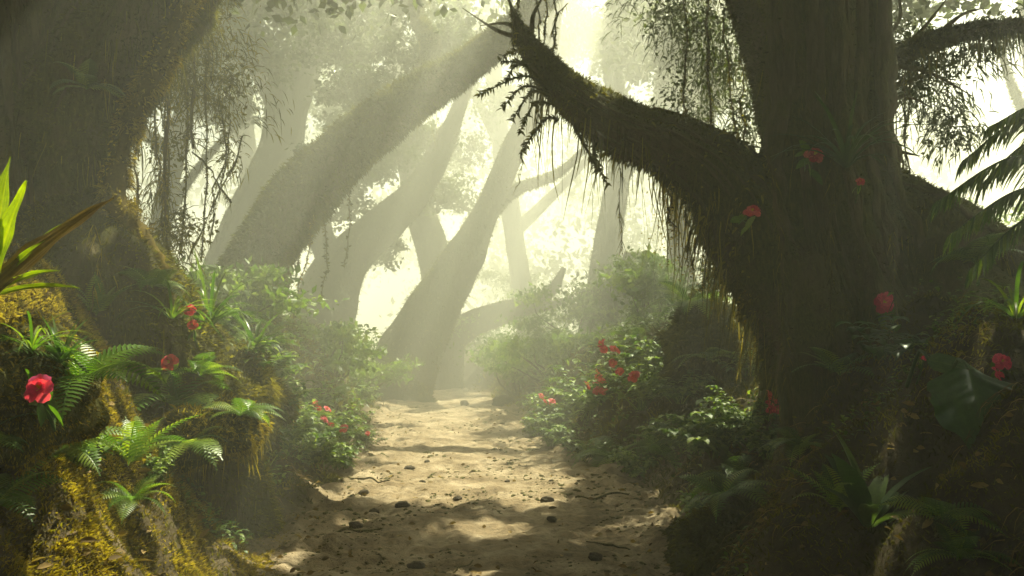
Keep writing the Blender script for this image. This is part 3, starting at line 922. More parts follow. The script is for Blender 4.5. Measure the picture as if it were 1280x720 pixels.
mb = MB()   # leafy ground cover
x, y, z, e = scatter_ground(60000, lambda x, y, e: (e > .25 + .3 * n2(x, y, .6, 16)) & (e < 9) & (n2(x, y, .8, 81, 2) > -.25) & ~((x > 1.4) & (y < 4.5)) & ~((x < -1) & (y < 5)))
n = len(x)
h = rng.random(n) * .22 * np.clip(y / 8, .4, 1.6)
sc = np.clip(y / 7, .6, 2.2)
d = np.stack([rng.normal(size=n), rng.normal(size=n) - .5, rng.random(n) * .7], -1)
strips(mb, np.stack([x, y, z + h], -1), d, .075 * sc * rng.uniform(.6, 1.4, n), .035 * sc, LEAF, 1.0, fold=.2, side=np.cross(nrm(d), [0, 0, 1.]) + 1e-3)
tag(mb.build("ground_cover", M['herb']), "small green leaves covering the banks below the bushes", "ground cover", kind='stuff')

mb = MB()   # hanging rootlets down the bank faces
x, y, z, e = scatter_ground(40000, lambda x, y, e: (e > .2) & (e < 1.7) & (n2(x, y, .4, 91, 2) > .1 + .35 * (y < 6)) & ~((x < -1) & (y < 6.5)))
n = len(x)
sgn = np.where(x > np.interp(y, _py, _pc), -1., 1.)
d = np.stack([sgn * .8, -.5 + rng.normal(size=n) * .3, -.2 + rng.random(n) * .5], -1)
strips(mb, np.stack([x, y, z + .01], -1), d, .14 * rng.uniform(.4, 1.8, n), .007 * np.clip(y / 5, .8, 2.5), HAIR, 1.6, wob=.1)
tag(mb.build("bank_rootlets", M['dry']), "dry rootlets and dead fronds hanging down the banks", "rootlets", kind='stuff')

# crumbs of earth, dead leaves on the path
def crumbs(name, label, N, ok, s0, s1, mat, cat):
    x, y, z, e = scatter_ground(N, ok, 2.5, 22)
    n = len(x)
    s = (s0 + (s1 - s0) * rng.random(n) ** 4) * np.clip(y / 7, .7, 1.6)
    th = np.linspace(0, 2 * math.pi, 6, endpoint=False)
    ring = np.stack([np.cos(th), np.sin(th), th * 0], -1)
    lo, hi = ring * [1, 1, 0] - [0, 0, .3], ring * .7 + [0, 0, .35]
    V = np.concatenate([lo, hi, [[0, 0, .55]]])[None] * (1 + .35 * rng.normal(size=(n, 13, 3))) * s[:, None, None] * np.array([1, 1, .8])
    V = V + np.stack([x, y, z], -1)[:, None]
    f4 = np.array([[i, (i + 1) % 6, 6 + (i + 1) % 6, 6 + i] for i in range(6)])
    f3 = np.array([[6 + i, 6 + (i + 1) % 6, 12] for i in range(6)])
    mb = MB()
    off = (np.arange(n) * 13)[:, None, None]
    rr = np.repeat(rng.random(n), 13)
    mb.add(V.reshape(-1, 3), (f4[None] + off).reshape(-1, 4), rr)
    mb.f[3].append((f3[None] + off).reshape(-1, 3))
    return tag(mb.build(name, M[mat], smooth=False), label, cat, kind='stuff')


crumbs("earth_crumbs", "loose crumbs of earth and grit on the path", 42000, lambda x, y, e: (e < .3) & (n2(x, y, .6, 33, 2) > .05 - .9 * sstep(e + 1)), .004, .028, 'dirtclod' if 'dirtclod' in M else 'root', "earth")
crumbs("moss_litter", "crumbled earth and bark bits on the golden slope", 60000, lambda x, y, e: (x < -1.1) & (y < 7) & (e > -.2) & (e < 1.6) & (n2(x, y, .2, 133, 2) > .0), .004, .02, 'root', "litter")
mb = MB()
x, y, z, e = scatter_ground(9000, lambda x, y, e: (e > -1.7) & (e < 1.2) & (rng.random(len(x)) < .16 + .75 * np.clip(e + .7, 0, 1)))
n = len(x)
strips(mb, np.stack([x, y, z + .01], -1), np.stack([rng.normal(size=n), rng.normal(size=n), rng.random(n) * .3], -1), .06 * rng.uniform(.5, 1.3, n), .028, LEAF, .3, fold=.4)
tag(mb.build("leaf_litter", M['dry']), "brown dead leaves lying along the foot of the banks", "leaf litter", kind='stuff')


def path_twig(x, y, a, L, r, label):
    t = np.linspace(-.5, .5, 9)
    px_ = x + np.cos(a) * t * L + np.cumsum(rng.normal(size=9)) * L * .02; py_ = y + np.sin(a) * t * L + np.cumsum(rng.normal(size=9)) * L * .02
    z_ = terrain(px_, py_) + r * .5
    c_ = np.array([x, y, T(x, y)])
    mb = MB(); tube(mb, np.stack([px_, py_, z_, r * (1 - .5 * np.abs(t) * 2)], 1), 7, .04, rough=.4, flute=0, nsc=.05)
    o = mb.build("twig", M['root'], org=c_)
    tag(o, label, "twig", "twigs and sticks on the path")


for a in [(-1.2, 6.3, .5, .55, .012, "curved twig in the shade left of the sunlit pool"), (.7, 5.9, 2.3, .4, .009, "short twig on the dark right half of the path, near"),
          (.9, 7.8, .2, .6, .012, "straight stick by the right rim beside the sunlit pool"), (-.3, 5.3, 1.1, .3, .007, "thin twig at the bottom of the path, middle"),
          (-1.5, 8.6, 2.7, .5, .011, "stick along the left rim of the sunlit pool"),
          (-.9, 5.5, 2.0, .28, .007, "small crooked twig at the bottom of the path, left")]:
    path_twig(*a)


# individual stones
def stone(px, py, Y, s, label):
    x = P(px, py, Y)[0]
    # depth from the pixel on flat ground
    r_ = ray(px, py); Yg = -CAM[2] / r_[2]
    x = (CAM + r_ * Yg)[0]
    s = s * .72 * Yg / F
    z = T(x, Yg)
    g = blob_grid((0, 0, s * .25), (s, s * .8, s * .62), int(px), 22, 14, .3, s * .9)[0]
    n, m = g.shape[:2]
    idx = np.arange(n * m).reshape(n, m); j = np.roll(idx, -1, 1)
    mb = MB(); mb.add(g.reshape(-1, 3), np.stack([idx[:-1], j[:-1], j[1:], idx[1:]], -1).reshape(-1, 4))
    o = mb.build("stone", M['stone']); o.location = (x, Yg, z)
    tag(o, label, "stone", "stones lying on the path")


for a in [(445, 661, 0, 12, "dark stone nearest the left edge of the sunlit path"),
          (502, 636, 0, 12, "biggest dark stone left of the middle of the sunlit patch"),
          (468, 645, 0, 9, "stone between the two largest dark stones on the path"),
          (528, 607, 0, 6, "small stone above the biggest one, on bright earth"),
          (512, 590, 0, 8, "flat stone at the far left of the bright patch"),
          (534, 580, 0, 5, "small round stone at the far end of the bright patch"),
          (572, 628, 0, 7, "stone in the very middle of the sunlit patch"),
          (634, 602, 0, 5, "small stone at the right rim of the bright patch"),
          (683, 630, 0, 10, "stone half in shade on the right half of the path"),
          (455, 620, 0, 9, "stone on the dim left margin of the path"),
          (520, 712, 0, 14, "flat stone at the bottom of the view, left of middle"),
          (745, 705, 0, 12, "pale stone at the bottom of the view, right of middle"),
          (690, 652, 0, 9, "clod in the shade just below the shaded stone"),
          (580, 508, 0, 8, "pale lump at the far end of the path"),
          (628, 508, 0, 18, "low dark boulder at the far right end of the path")]:
    stone(*a)


# ------------------------------------------------------------------ plants (meshes built once, copied afterwards)
def arc(n, L, el, droop):
    """arc in the local x-z plane"""
    d = np.array([math.cos(el), 0, math.sin(el)]); p = np.zeros(3); out = [p.copy()]; ds = [d.copy()]
    for k in range(n):
        p = p + d * L / n
        d = d + np.array([0, 0, -1]) * droop / n; d /= np.linalg.norm(d)
        out.append(p.copy()); ds.append(d.copy())
    return np.array(out), np.array(ds)


def rotz(v, a):
    c, s = math.cos(a), math.sin(a)
    return np.stack([v[..., 0] * c - v[..., 1] * s, v[..., 0] * s + v[..., 1] * c, v[..., 2]], -1)


def fern_mesh(nf=12, L=.5, pin=20, pw=.13, el=(.5, 1.2), droop=1.7, seed=0):
    mb = MB()
    for i in range(nf):
        a = i / nf * 6.283 + rng.normal() * .25
        l = L * rng.uniform(.7, 1.15)
        q, d = arc(pin, l, rng.uniform(*el), droop * rng.uniform(.7, 1.3))
        q, d = rotz(q, a), rotz(d, a)
        sd = rotz(np.array([[0, 1., 0]]), a)[0]
        tw = rng.normal() * .25
        t = np.linspace(0, 1, pin + 1)
        strips(mb, q[:-1], d[:-1], l / pin * 1.05, .008, [1, 1], 0, side=sd)
        pl = pw * L / .5 * np.sin(np.clip((t + .08) ** .8, 0, 1) * math.pi) ** .7 * (1 - .25 * t)
        for s in (-1, 1):
            k = slice(2, pin + 1)
            dd = nrm(sd * s + d[k] * .45 + np.array([0, 0, .12 + tw * s]))
            strips(mb, q[k], dd, pl[k] + .006, .62 * l / pin, [.8, 1, .8, .12], .5, fold=.15, side=d[k], rnd=np.full(pin - 1, rng.random()))
    return mb


def strap_mesh(nl=16, L=.55, W=.045, el=(.5, 1.4), droop=1.2, fold=.3, prof=STRAP):
    mb = MB()
    a = np.arange(nl) / nl * 6.283 * 1.618 * 2 + rng.normal(size=nl) * .2
    e = rng.uniform(*el, nl)
    d = np.stack([np.cos(a) * np.cos(e), np.sin(a) * np.cos(e), np.sin(e)], -1)
    side = np.stack([-np.sin(a), np.cos(a), 0 * a], -1)
    strips(mb, d * .02, d, L * rng.uniform(.6, 1.15, nl), W * rng.uniform(.8, 1.2, nl), prof + [] if len(prof) > 6 else prof, droop * rng.uniform(.6, 1.4, nl), fold=fold, side=side)
    return mb


def herb_mesh(ns=12, H=.45, lw=.062, ll=.14, spread=.5, per=9):
    mb = MB(); tips = []
    for i in range(ns):
        a = rng.random() * 6.283; e = rng.uniform(.7, 1.4)
        h = H * rng.uniform(.6, 1.1)
        d0 = np.array([[math.cos(a) * math.cos(e), math.sin(a) * math.cos(e), math.sin(e)]])
        b = np.array([[rng.normal() * .05, rng.normal() * .05, 0]])
        q = [b[0]]; d = d0[0].copy()
        for k in range(8):
            q.append(q[-1] + d * h / 8); d = d + np.array([math.cos(a), math.sin(a), -.6]) * .07 * spread * 2; d /= np.linalg.norm(d)
        q = np.array(q)
        tube(mb, np.concatenate([q, np.linspace(.006, .002, 9)[:, None]], 1), 5, .2, flute=0, rough=0)
        tips.append(q[-1])
        t = np.linspace(.25, 1, per); pos = np.stack([np.interp(t * 8, np.arange(9), q[:, c]) for c in range(3)], -1)
        for s in (0, 1):
            aa = np.arange(per) * 1.571 + s * math.pi + rng.normal(size=per) * .3
            dd = np.stack([np.cos(aa), np.sin(aa), .35 + .3 * rng.random(per)], -1)
            sd = np.stack([-np.sin(aa), np.cos(aa), 0 * aa], -1)
            strips(mb, pos, dd, ll * rng.uniform(.6, 1.2, per) * (1.1 - .3 * t), lw * rng.uniform(.8, 1.2, per), OVATE, 1.5, fold=.25, side=sd)
    return mb, np.array(tips)


def flower_parts(sz=.06, mat='red', petals=5):
    mb = MB()
    for ly, (n, s, e0) in enumerate([(petals, 1, .35), (petals, .75, .9)]):
        a = np.arange(n) / n * 6.283 + ly * .6 + rng.normal(size=n) * .12
        e = e0 + rng.normal(size=n) * .15
        d = np.stack([np.cos(a) * np.cos(e), np.sin(a) * np.cos(e), np.sin(e)], -1)
        sd = np.stack([-np.sin(a), np.cos(a), 0 * a], -1)
        strips(mb, d * sz * .08, d, sz * s * rng.uniform(.85, 1.1, n), sz * s * .95, [.2, .75, 1.05, 1, .45], 1.1, fold=.3, side=sd)
    c = MB()
    k = 14
    d = nrm(rng.normal(size=(k, 3)) * .3 + [0, 0, 1])
    strips(c, d * 0, d, sz * .45, sz * .07, [1, .8, .9, 1.3], .1)
    return mb, c


PROTO = {}
HID = []


def proto(key, name, parts):
    """parts: list of (name, MB, mat, [sub parts]) ; kept unlinked until placed"""
    root = bpy.data.objects.new(name, None)
    for (nm, mb, mt, subs) in parts:
        o = mb.build(nm, M[mt]); COL.objects.unlink(o); o.parent = root
        for (sn, sm, smt, loc, rot) in subs:
            s = sm.build(sn, M[smt]); COL.objects.unlink(s); s.parent = o
            s.location = loc; s.rotation_euler = rot
    PROTO[key] = root


def proto_single(key, name, mb, mt):
    o = mb.build(name, M[mt]); COL.objects.unlink(o)
    PROTO[key] = o


for i in range(3):
    proto_single(f'fern{i}', 'fern', fern_mesh(rng.integers(11, 15), .5), 'fern')
proto_single('fern_up', 'fern', fern_mesh(10, .6, el=(.9, 1.35), droop=1.3, pw=.1), 'fern')
for i in range(2):
    proto_single(f'strap{i}', 'bromeliad', strap_mesh(20, .5, .045), 'strap')
proto_single('grassy', 'strap_plant', strap_mesh(34, .55, .022, (.6, 1.45), 1.6), 'strap')
proto_single('grassdark', 'strap_plant', strap_mesh(26, .55, .02, (.3, 1.3), 1.8), 'fern')
for i in range(3):
    hm, tips = herb_mesh(14, .42)
    proto_single(f'herb{i}', 'leafy_herb', hm, 'herb')
hm, tips = herb_mesh(9, .3, .035, .07)
proto_single('herbs', 'leafy_herb', hm, 'herb')
bl, _ = herb_mesh(8, .45, .13, .22, per=4)
proto_single('broad', 'broadleaf_plant', bl, 'broad')
proto_single('lance', 'lance_leaf_plant', strap_mesh(14, .42, .085, (.6, 1.45), 1.0, .3, [.25, .7, 1, .95, .75, .4, .04]), 'strap')


def flowering(key, H=.45, ns=12, nfl=5, mat='red', sz=.05):
    hm, tips = herb_mesh(ns, H)
    root = bpy.data.objects.new("flowering_bush", None)
    o = hm.build("foliage", M['herb']); COL.objects.unlink(o); o.parent = root
    tips = tips[np.argsort(-tips[:, 2])]
    for k in range(nfl):
        fm, cm = flower_parts(sz, mat)
        f = fm.build("flower", M[mat]); COL.objects.unlink(f); f.parent = root
        t = tips[k % len(tips)]
        f.location = t + np.array([rng.normal() * .03, -.03 + rng.normal() * .03, .02])
        f.rotation_euler = (R(rng.uniform(35, 80)), 0, rng.normal() * .8)
        c = cm.build("stamen", M['pollen']); COL.objects.unlink(c); c.parent = f
    PROTO[key] = root


flowering('fl_a', .5, 16, 5)
flowering('fl_b', .45, 14, 4)
flowering('fl_c', .6, 18, 7)


def big_flowering(key, H, ns, nfl, mat, sz):
    hm, tips = herb_mesh(ns, H, .065, .15, .7, 11)
    root = bpy.data.objects.new("flowering_bush", None)
    o = hm.build("foliage", M['herb']); COL.objects.unlink(o); o.parent = root
    tips = tips[tips[:, 1] < .15]
    c0 = tips[rng.integers(len(tips))]
    for k in range(nfl):
        fm, cm = flower_parts(sz * rng.uniform(.55, .95), mat)
        f = fm.build("flower", M[mat]); COL.objects.unlink(f); f.parent = root
        t = c0 if k < nfl - 2 else tips[rng.integers(len(tips))]
        f.location = t + np.array([rng.normal() * .09, -.12 + rng.normal() * .05, .04 + rng.normal() * .09])
        f.rotation_euler = (R(rng.uniform(35, 80)), 0, rng.normal() * .8)
        c = cm.build("stamen", M['pollen']); COL.objects.unlink(c); c.parent = f
    PROTO[key] = root


big_flowering('fb_a', .85, 24, 6, 'red', .085)
big_flowering('fb_b', .95, 26, 7, 'red', .08)
big_flowering('fb_c', .8, 22, 8, 'red', .075)


bpy.context.view_layer.update()
DG = bpy.context.evaluated_depsgraph_get()


def snap(px, py, off=.05, ymax=30):
    """how far away the solid surface behind a photo pixel is"""
    d = ray(px, py); ln_ = float(np.linalg.norm(d))
    o, dv = Vector(CAM), Vector(d / ln_)
    for _ in range(400):
        h = scene.ray_cast(DG, o, dv, distance=ymax * ln_)
        if not h[0]: return None
        if h[4].name.split('.')[0] in ('ground', 'trunk', 'limb', 'root', 'body', 'aerial_root'): return max(1.2, h[1].y - off)
        o = h[1] + dv * .0015
    return None


def place(key, label, cat, px, Y, size=1.0, py=None, rot=None, tilt=(0, 0), group=None, dz=0.0, x=None):
    if py is None:
        xx = P(px, 400, Y)[0] if x is None else x
        loc = (xx, Y, T(xx, Y) - .01 + dz)
    else:
        Ys = snap(px, py, .06)
        if Ys is not None:
            Ys = min(max(Ys, Y * .55), Y * 1.6) if Ys > Y * .55 else Ys
            while T(P(px, py, Ys)[0], Ys) > P(px, py, Ys)[2] + .04 and Ys > 1.5: Ys -= .04
            size *= Ys / Y
            Y = Ys
        loc = tuple(P(px, py, Y))
    o = copy_tree(PROTO[key])
    o.location = loc
    o.rotation_euler = (tilt[0], tilt[1], rng.random() * 6.28 if rot is None else rot)
    o.scale = (size, size, size)
    tag(o, label, cat, group)
    return o


GF, GH, GB, GS = "ferns on the banks", "leafy herbs along the path", "bushes with red flowers", "strap-leaved plants on the banks"
# left bank, near to far
place('fern0', "sunlit fern with pale drooping tips beside the magenta flower", "fern", 100, 3.5, .85, 478, group=GF)
place('fern1', "sunlit fern right below the lone red flower", "fern", 215, 4.6, .95, 510, group=GF)
place('herbs', "small round-leaved herb sprouting below the fern by the magenta flower", "herb", 100, 3.6, .8, 590, group=GH)
place('fern2', "fern frond tuft at the far left edge, under the golden hummock", "fern", -30, 2.5, .55, 560, group=GF)
place('fern0', "lowest fern at the left edge near the bottom corner", "fern", -12, 2.4, .5, 640, group=GF)
place('strap0', "upright wide-bladed green plant in front of the dark left tree", "bromeliad", 75, 4.6, .62, 455, group=GS)
place('fern_up', "dark fern in the shade under the sunlit pair of ferns", "fern", 160, 4.5, .8, 585, group=GF)
place('herbs', "seedling herb in the shade at the foot of the left bank", "herb", 196, 4.9, .8, 600, group=GH)
place('grassy', "big tuft of arching green blades on the left bank near the pink flowers", "bromeliad", 262, 6.6, 1.15, 410, group=GS)
place('grassy', "second tuft of arching blades, lower and nearer the path than the big one", "bromeliad", 318, 7.2, 1.05, 445, group=GS)
place('grassdark', "dark grassy tuft between the left roots and the blade tufts", "bromeliad", 215, 6.2, .9, 400, group=GS)
place('fern1', "fern growing on the left roots behind the lone red flower", "fern", 250, 6.6, .8, 470, group=GF)
place('fern2', "fern trailing down the left bank above the moss cushion", "fern", 300, 6.6, .85, 520, group=GF)
place('fern0', "fern climbing above the left bank at the foot of the hanging vines", "fern", 190, 6.9, .8, 360, group=GF)
place('fb_a', "leafy bush with orange-red flowers at the foot of the arching trunk", "bush", 385, 10.0, .95, rot=0, group=GB)
place('fb_b', "leafy bush with a single red flower at the far end of the left bank", "bush", 425, 11.2, .85, rot=.4, group=GB)
place('herb0', "leafy plant spilling onto the path below the flowering left bush", "herb", 398, 8.6, 1.0, group=GH)
place('herb1', "pale leafy plant at the left rim of the path, sun on its leaves", "herb", 430, 9.3, .9, group=GH)
place('herb2', "leafy plant on the left bank just above the path rim", "herb", 352, 8.2, 1.0, group=GH)
place('herb0', "low leafy plant at the last bend of the left rim", "herb", 455, 11.5, .8, group=GH)
place('herb1', "leafy plant at the foot of the arching trunk", "herb", 345, 10.8, 1.3, group=GH)
place('fern1', "fern at the base of the arching trunk", "fern", 372, 10.5, 1.2, group=GF)
place('herb2', "bushy herb behind the flowering left bushes", "herb", 412, 11.8, 1.2, group=GH)
# right bank, far to near
place('fb_a', "hazy bush with red flowers furthest along the right bank", "bush", 698, 13.6, 1.1, rot=.3, group=GB)
place('fb_c', "tall bush with red blossoms left of the shaggy mound", "bush", 735, 12.2, 1.25, rot=.1, group=GB)
place('fb_b', "bush with deep red flowers touching the shaggy mound", "bush", 800, 10.4, 1.1, rot=-.2, group=GB, dz=.1)
place('herb0', "pale leafy plant at the far right rim of the path", "herb", 668, 13.2, 1.1, group=GH)
place('herb1', "leafy plant on the right rim under the hazy flowering bush", "herb", 690, 11.6, 1.0, group=GH)
place('herb2', "leafy plant on the right rim below the tall flowering bush", "herb", 728, 10.4, 1.0, group=GH)
place('fern2', "broad fern leaning out between the right flowering bushes", "fern", 765, 10.0, 1.4, group=GF)
place('herb0', "leafy plant at the foot of the shaggy mound", "herb", 790, 9.2, 1.0, group=GH)
place('fern0', "fern in front of the shaggy mound's left foot", "fern", 828, 8.8, 1.1, group=GF)
place('herb1', "leafy plant right under the shaggy mound", "herb", 870, 8.0, .9, group=GH)
place('fb_c', "bush with dark red flowers hanging against the giant tree's left side", "bush", 935, 6.5, .6, 545, rot=.2, group=GB)
place('herbs', "glossy pale-tipped herb left of the giant tree's roots", "herb", 930, 6.0, 1.2, 560, group=GH)
place('herb2', "spreading pale-tipped plant low by the path's right rim", "herb", 880, 6.2, .8, group=GH)
place('fern1', "fern hanging over the path's right rim before the giant tree", "fern", 920, 5.6, .8, 600, group=GF)
place('herb0', "leafy plant tucked between the mound and the giant tree", "herb", 938, 7.6, .9, 470, group=GH)
place('lance', "lance-leaved plant with pale tips at the lower right", "lance-leaf plant", 1085, 4.2, 1.35, 665)
place('fern2', "fern in deep shade beside the lance-leaved plant", "fern", 1170, 4.2, .75, 650, group=GF)
place('fern_up', "pale-fingered fern just left of the lance-leaved plant", "fern", 1050, 4.3, .6, 640, group=GF)
place('broad', "broad-leaved dark plant under the round red flower", "broadleaf plant", 1110, 5.4, .72, 450)
place('grassy', "long-bladed bromeliad perched on the giant tree beside the top red flower", "bromeliad", 1058, 6.1, 1.35, 212, group=GS)
place('grassdark', "grassy tuft on the right roots above the coral flower", "bromeliad", 1270, 4.8, 1.0, 400, group=GS)
place('fern0', "fern on the giant root near the right edge", "fern", 1220, 5.6, .9, 330, group=GF)
place('fern1', "faint fern on the dark bark at the upper left", "fern", 108, 5.2, .62, 112, group=GF)
place('grassdark', "grass tuft on top of the moss hummock at the left edge", "bromeliad", 40, 3.3, .5, 440, group=GS)


place('fern1', "fern crowning the shaggy mound, drooping toward the path", "fern", 862, 9, 1.2, 385, group=GF)
place('herb1', "leafy sprig on the shaggy mound's sunny top", "herb", 905, 9, 1.1, 372, group=GH)
place('fern2', "fern growing halfway down the shaggy mound", "fern", 885, 9, 1.0, 450, group=GF)
place('herb2', "leafy cluster low on the shaggy mound above the rim plants", "herb", 850, 9, 1.0, 505, group=GH)
place('herb0', "leafy plant on the giant tree's left root under the dark red flowers", "herb", 960, 6.2, .8, 575, group=GH)
place('fern0', "fern on the low brown hump beside the path", "fern", 905, 5.4, .8, 625, group=GF)
place('herb1', "leafy cluster on the left bank between the blade tufts and the path", "herb", 300, 7, .9, 470, group=GH)
place('herb0', "leafy cluster low on the left bank in front of the sloping moss", "herb", 345, 7.5, .9, 520, group=GH)
place('fern_up', "upright fern between the yellow bromeliad and the garland of moss", "fern", 120, 5, .6, 395, group=GF)
place('fern2', "sunlit fern drooping over the dark hollow below the moss cushion", "fern", 232, 4.6, .8, 560, group=GF)
place('fern0', "fern with raised fronds on the golden slope under the seedling herb", "fern", 70, 3.4, .6, 572, group=GF)
place('fern1', "small fern low on the golden slope near the path edge", "fern", 165, 4.2, .5, 628, group=GF)
place('fern0', "fern beside the broad-leaved plant on the giant tree's foot", "fern", 1050, 5.2, .8, 470, group=GF)
place('fern2', "fern fanning from the roots right under the pale root-vine", "fern", 1000, 5.6, .7, 560, group=GF)
place('fern1', "fern at the bottom edge in the darkest right corner", "fern", 1200, 4, .6, 700, group=GF)
# filler along the banks, further plants of the same kinds
k_ = 0
FILL = []
for i in range(90):
    Y = 7.5 + 14 * (i / 90)
    s = -1 if i % 2 else 1
    c = np.interp(Y, _py, _pc); w = np.interp(Y, _py, _pw)
    FILL.append((c + s * (w + rng.uniform(.3, 3.0)), Y))
for (xx, Y) in FILL:
    if xx > 1.9 and Y < 9.5: continue
    key = ['fern0', 'fern1', 'fern2', 'herb0', 'herb1', 'herb2', 'grassy'][rng.integers(7)]
    if key.startswith('fern'): place(key, "one of the ferns crowding the banks beyond the flowering bushes", "fern", 0, Y, rng.uniform(.9, 1.6), x=xx, group="ferns crowding the hazy banks")
    elif key.startswith('herb'): place(key, "one of the leafy herbs crowding the banks beyond the flowering bushes", "herb", 0, Y, rng.uniform(.9, 1.6), x=xx, group="leafy herbs crowding the hazy banks")
    else: place(key, "one of the grassy tufts scattered on the hazy banks", "bromeliad", 0, Y, rng.uniform(.9, 1.4), x=xx, group="grassy tufts on the hazy banks")

def seen(o):
    b = o.location
    for dx, dz in ((0, .15), (-.25, .25), (.25, .25), (0, .45)):
        q = Vector((b.x + dx, b.y - .1, b.z + dz)); v = q - Vector(CAM)
        if not scene.ray_cast(DG, Vector(CAM), v.normalized(), distance=v.length - .05)[0]: return True
    return False


for o in [o for o in COL.objects if o.get('label', '').startswith("one of the")]:
    if not seen(o): bpy.data.objects.remove(o)

# --- large bushes that close the view under the far trees
def big_bush(px, Y, w, h, label):
    xx = P(px, 400, Y)[0]; b = np.array([xx, Y, T(xx, Y) - .1])
    root = empty("bush", b); tag(root, label, "bush", "hazy bushes between the trunks")
    mb = MB()
    ends = [b + np.array([rng.normal() * w * .5, rng.normal() * w * .4, h * rng.uniform(.4, 1)]) for _ in range(9)]
    twigs(mb, b, ends, .03); mb.build("stems", M['bark_far'], root, org=b)
    mb = MB()
    for e_ in ends: leaf_cloud(mb, e_, (w * .35, w * .35, h * .25), 420, .11, 8, .4)
    mb.build("foliage", M['herb'], root, smooth=False, org=b)


for a in [(650, 21.85, 1.61, 1.49, "pale bush at the right end of the path"), (690, 18.4, 1.38, 1.05, "bush behind the furthest red flowers"), (760, 17.25, 1.49, 0.86, "rounded bush behind the tall red blossoms"),
          (820, 15.52, 1.26, 1.65, "tall bush behind the shaggy mound"), (730, 21.85, 1.84, 1.72, "tall pale bush under the slender trunk"), (455, 19.55, 1.38, 0.9, "dim bush left of the path's far end"),
          (420, 17.25, 1.38, 1.12, "bush right of the arching trunk's foot"), (600, 31.05, 2.53, 1.61, "faint bush where the path fades away"),
          (230, 12.65, 1.61, 0.9, "bush behind the left roots under the hanging vines"),
          (690, 32.2, 2.99, 1.88, "faint bush below the level bough"), (1250, 14.95, 2.07, 2.3, "bush beyond the big right root")]:
    big_bush(*a)


# --- single big flowers on their stalks
def big_flower(px, py, Y, s, mat, label, sub=None, tiltx=70, rz=0.0, n=1, stalk=(0, .15)):
    Ys = snap(px, py, .16)
    if Ys is not None and .5 * Y < Ys:
        s = s * .85 * Ys / Y; Y = Ys
    p = P(px, py, Y)
    root = empty("flower", p); tag(root, label, "flower", "single large flowers")
    for k in range(n):
        fm, cm = flower_parts(s, mat, 6)
        f = fm.build("petals", M[mat], root)
        f.location = (0, 0, 0) if k == 0 else (rng.normal() * s * .7, rng.normal() * s * .3, -s * 1.3 * k + rng.normal() * s * .2)
        f.rotation_euler = (R(tiltx), 0, R(rz) + k)
        c = cm.build("stamen", M['pollen'], f)
    k = rng.integers(5, 9)
    mb = MB(); a = rng.random(k) * 6.283
    d = np.stack([np.cos(a), -.35 + 0 * a, np.sin(a) - .2], -1)
    strips(mb, np.array([[stalk[0] * .4, .05, -s * .6]]) + rng.normal(size=(k, 3)) * s * .35, d, s * rng.uniform(1.3, 2.6, k), s * .8, OVATE, .8, fold=.25)
    mb.build("leaves", M['fern'], root)
    mb = MB(); tube(mb, np.array([[0, 0, 0, .004], [stalk[0] * .4, .04, -stalk[1] * .5, .004], [stalk[0], .10, -stalk[1], .005]]), 6, .03, flute=0, rough=0)
    mb.build("stalk", M['strap'], root)


big_flower(50, 486, 2.75, .058, 'pink', "magenta flower in front of the golden moss at the left edge")
big_flower(212, 453, 4.2, .052, 'red', "lone red flower against the dark bark of the left bank", stalk=(.02, .25))
big_flower(237, 388, 6.4, .06, 'pink', "pink flower by the arching blade tuft on the left bank")
big_flower(241, 406, 6.35, .05, 'red', "coral flower right under the pink one on the left bank")
big_flower(1018, 194, 5.9, .085, 'red', "topmost red flower, under the bromeliad on the giant trunk", tiltx=60)
big_flower(940, 265, 6.3, .085, 'red', "red flower lying on the giant tree's arching limb", tiltx=40)
big_flower(1104, 378, 5.0, .075, 'pink', "round red flower above the broad-leaved plant", tiltx=85, stalk=(0, .3))
big_flower(1252, 452, 4.2, .055, 'pink', "coral pair of blossoms near the right edge", n=2, tiltx=70)
big_flower(1155, 448, 5.1, .02, 'pink', "tiny pink bud beside the broad leaves")
big_flower(1075, 345 - 118, 6.1, .04, 'red', "small dark red blossom right of the topmost red flower")

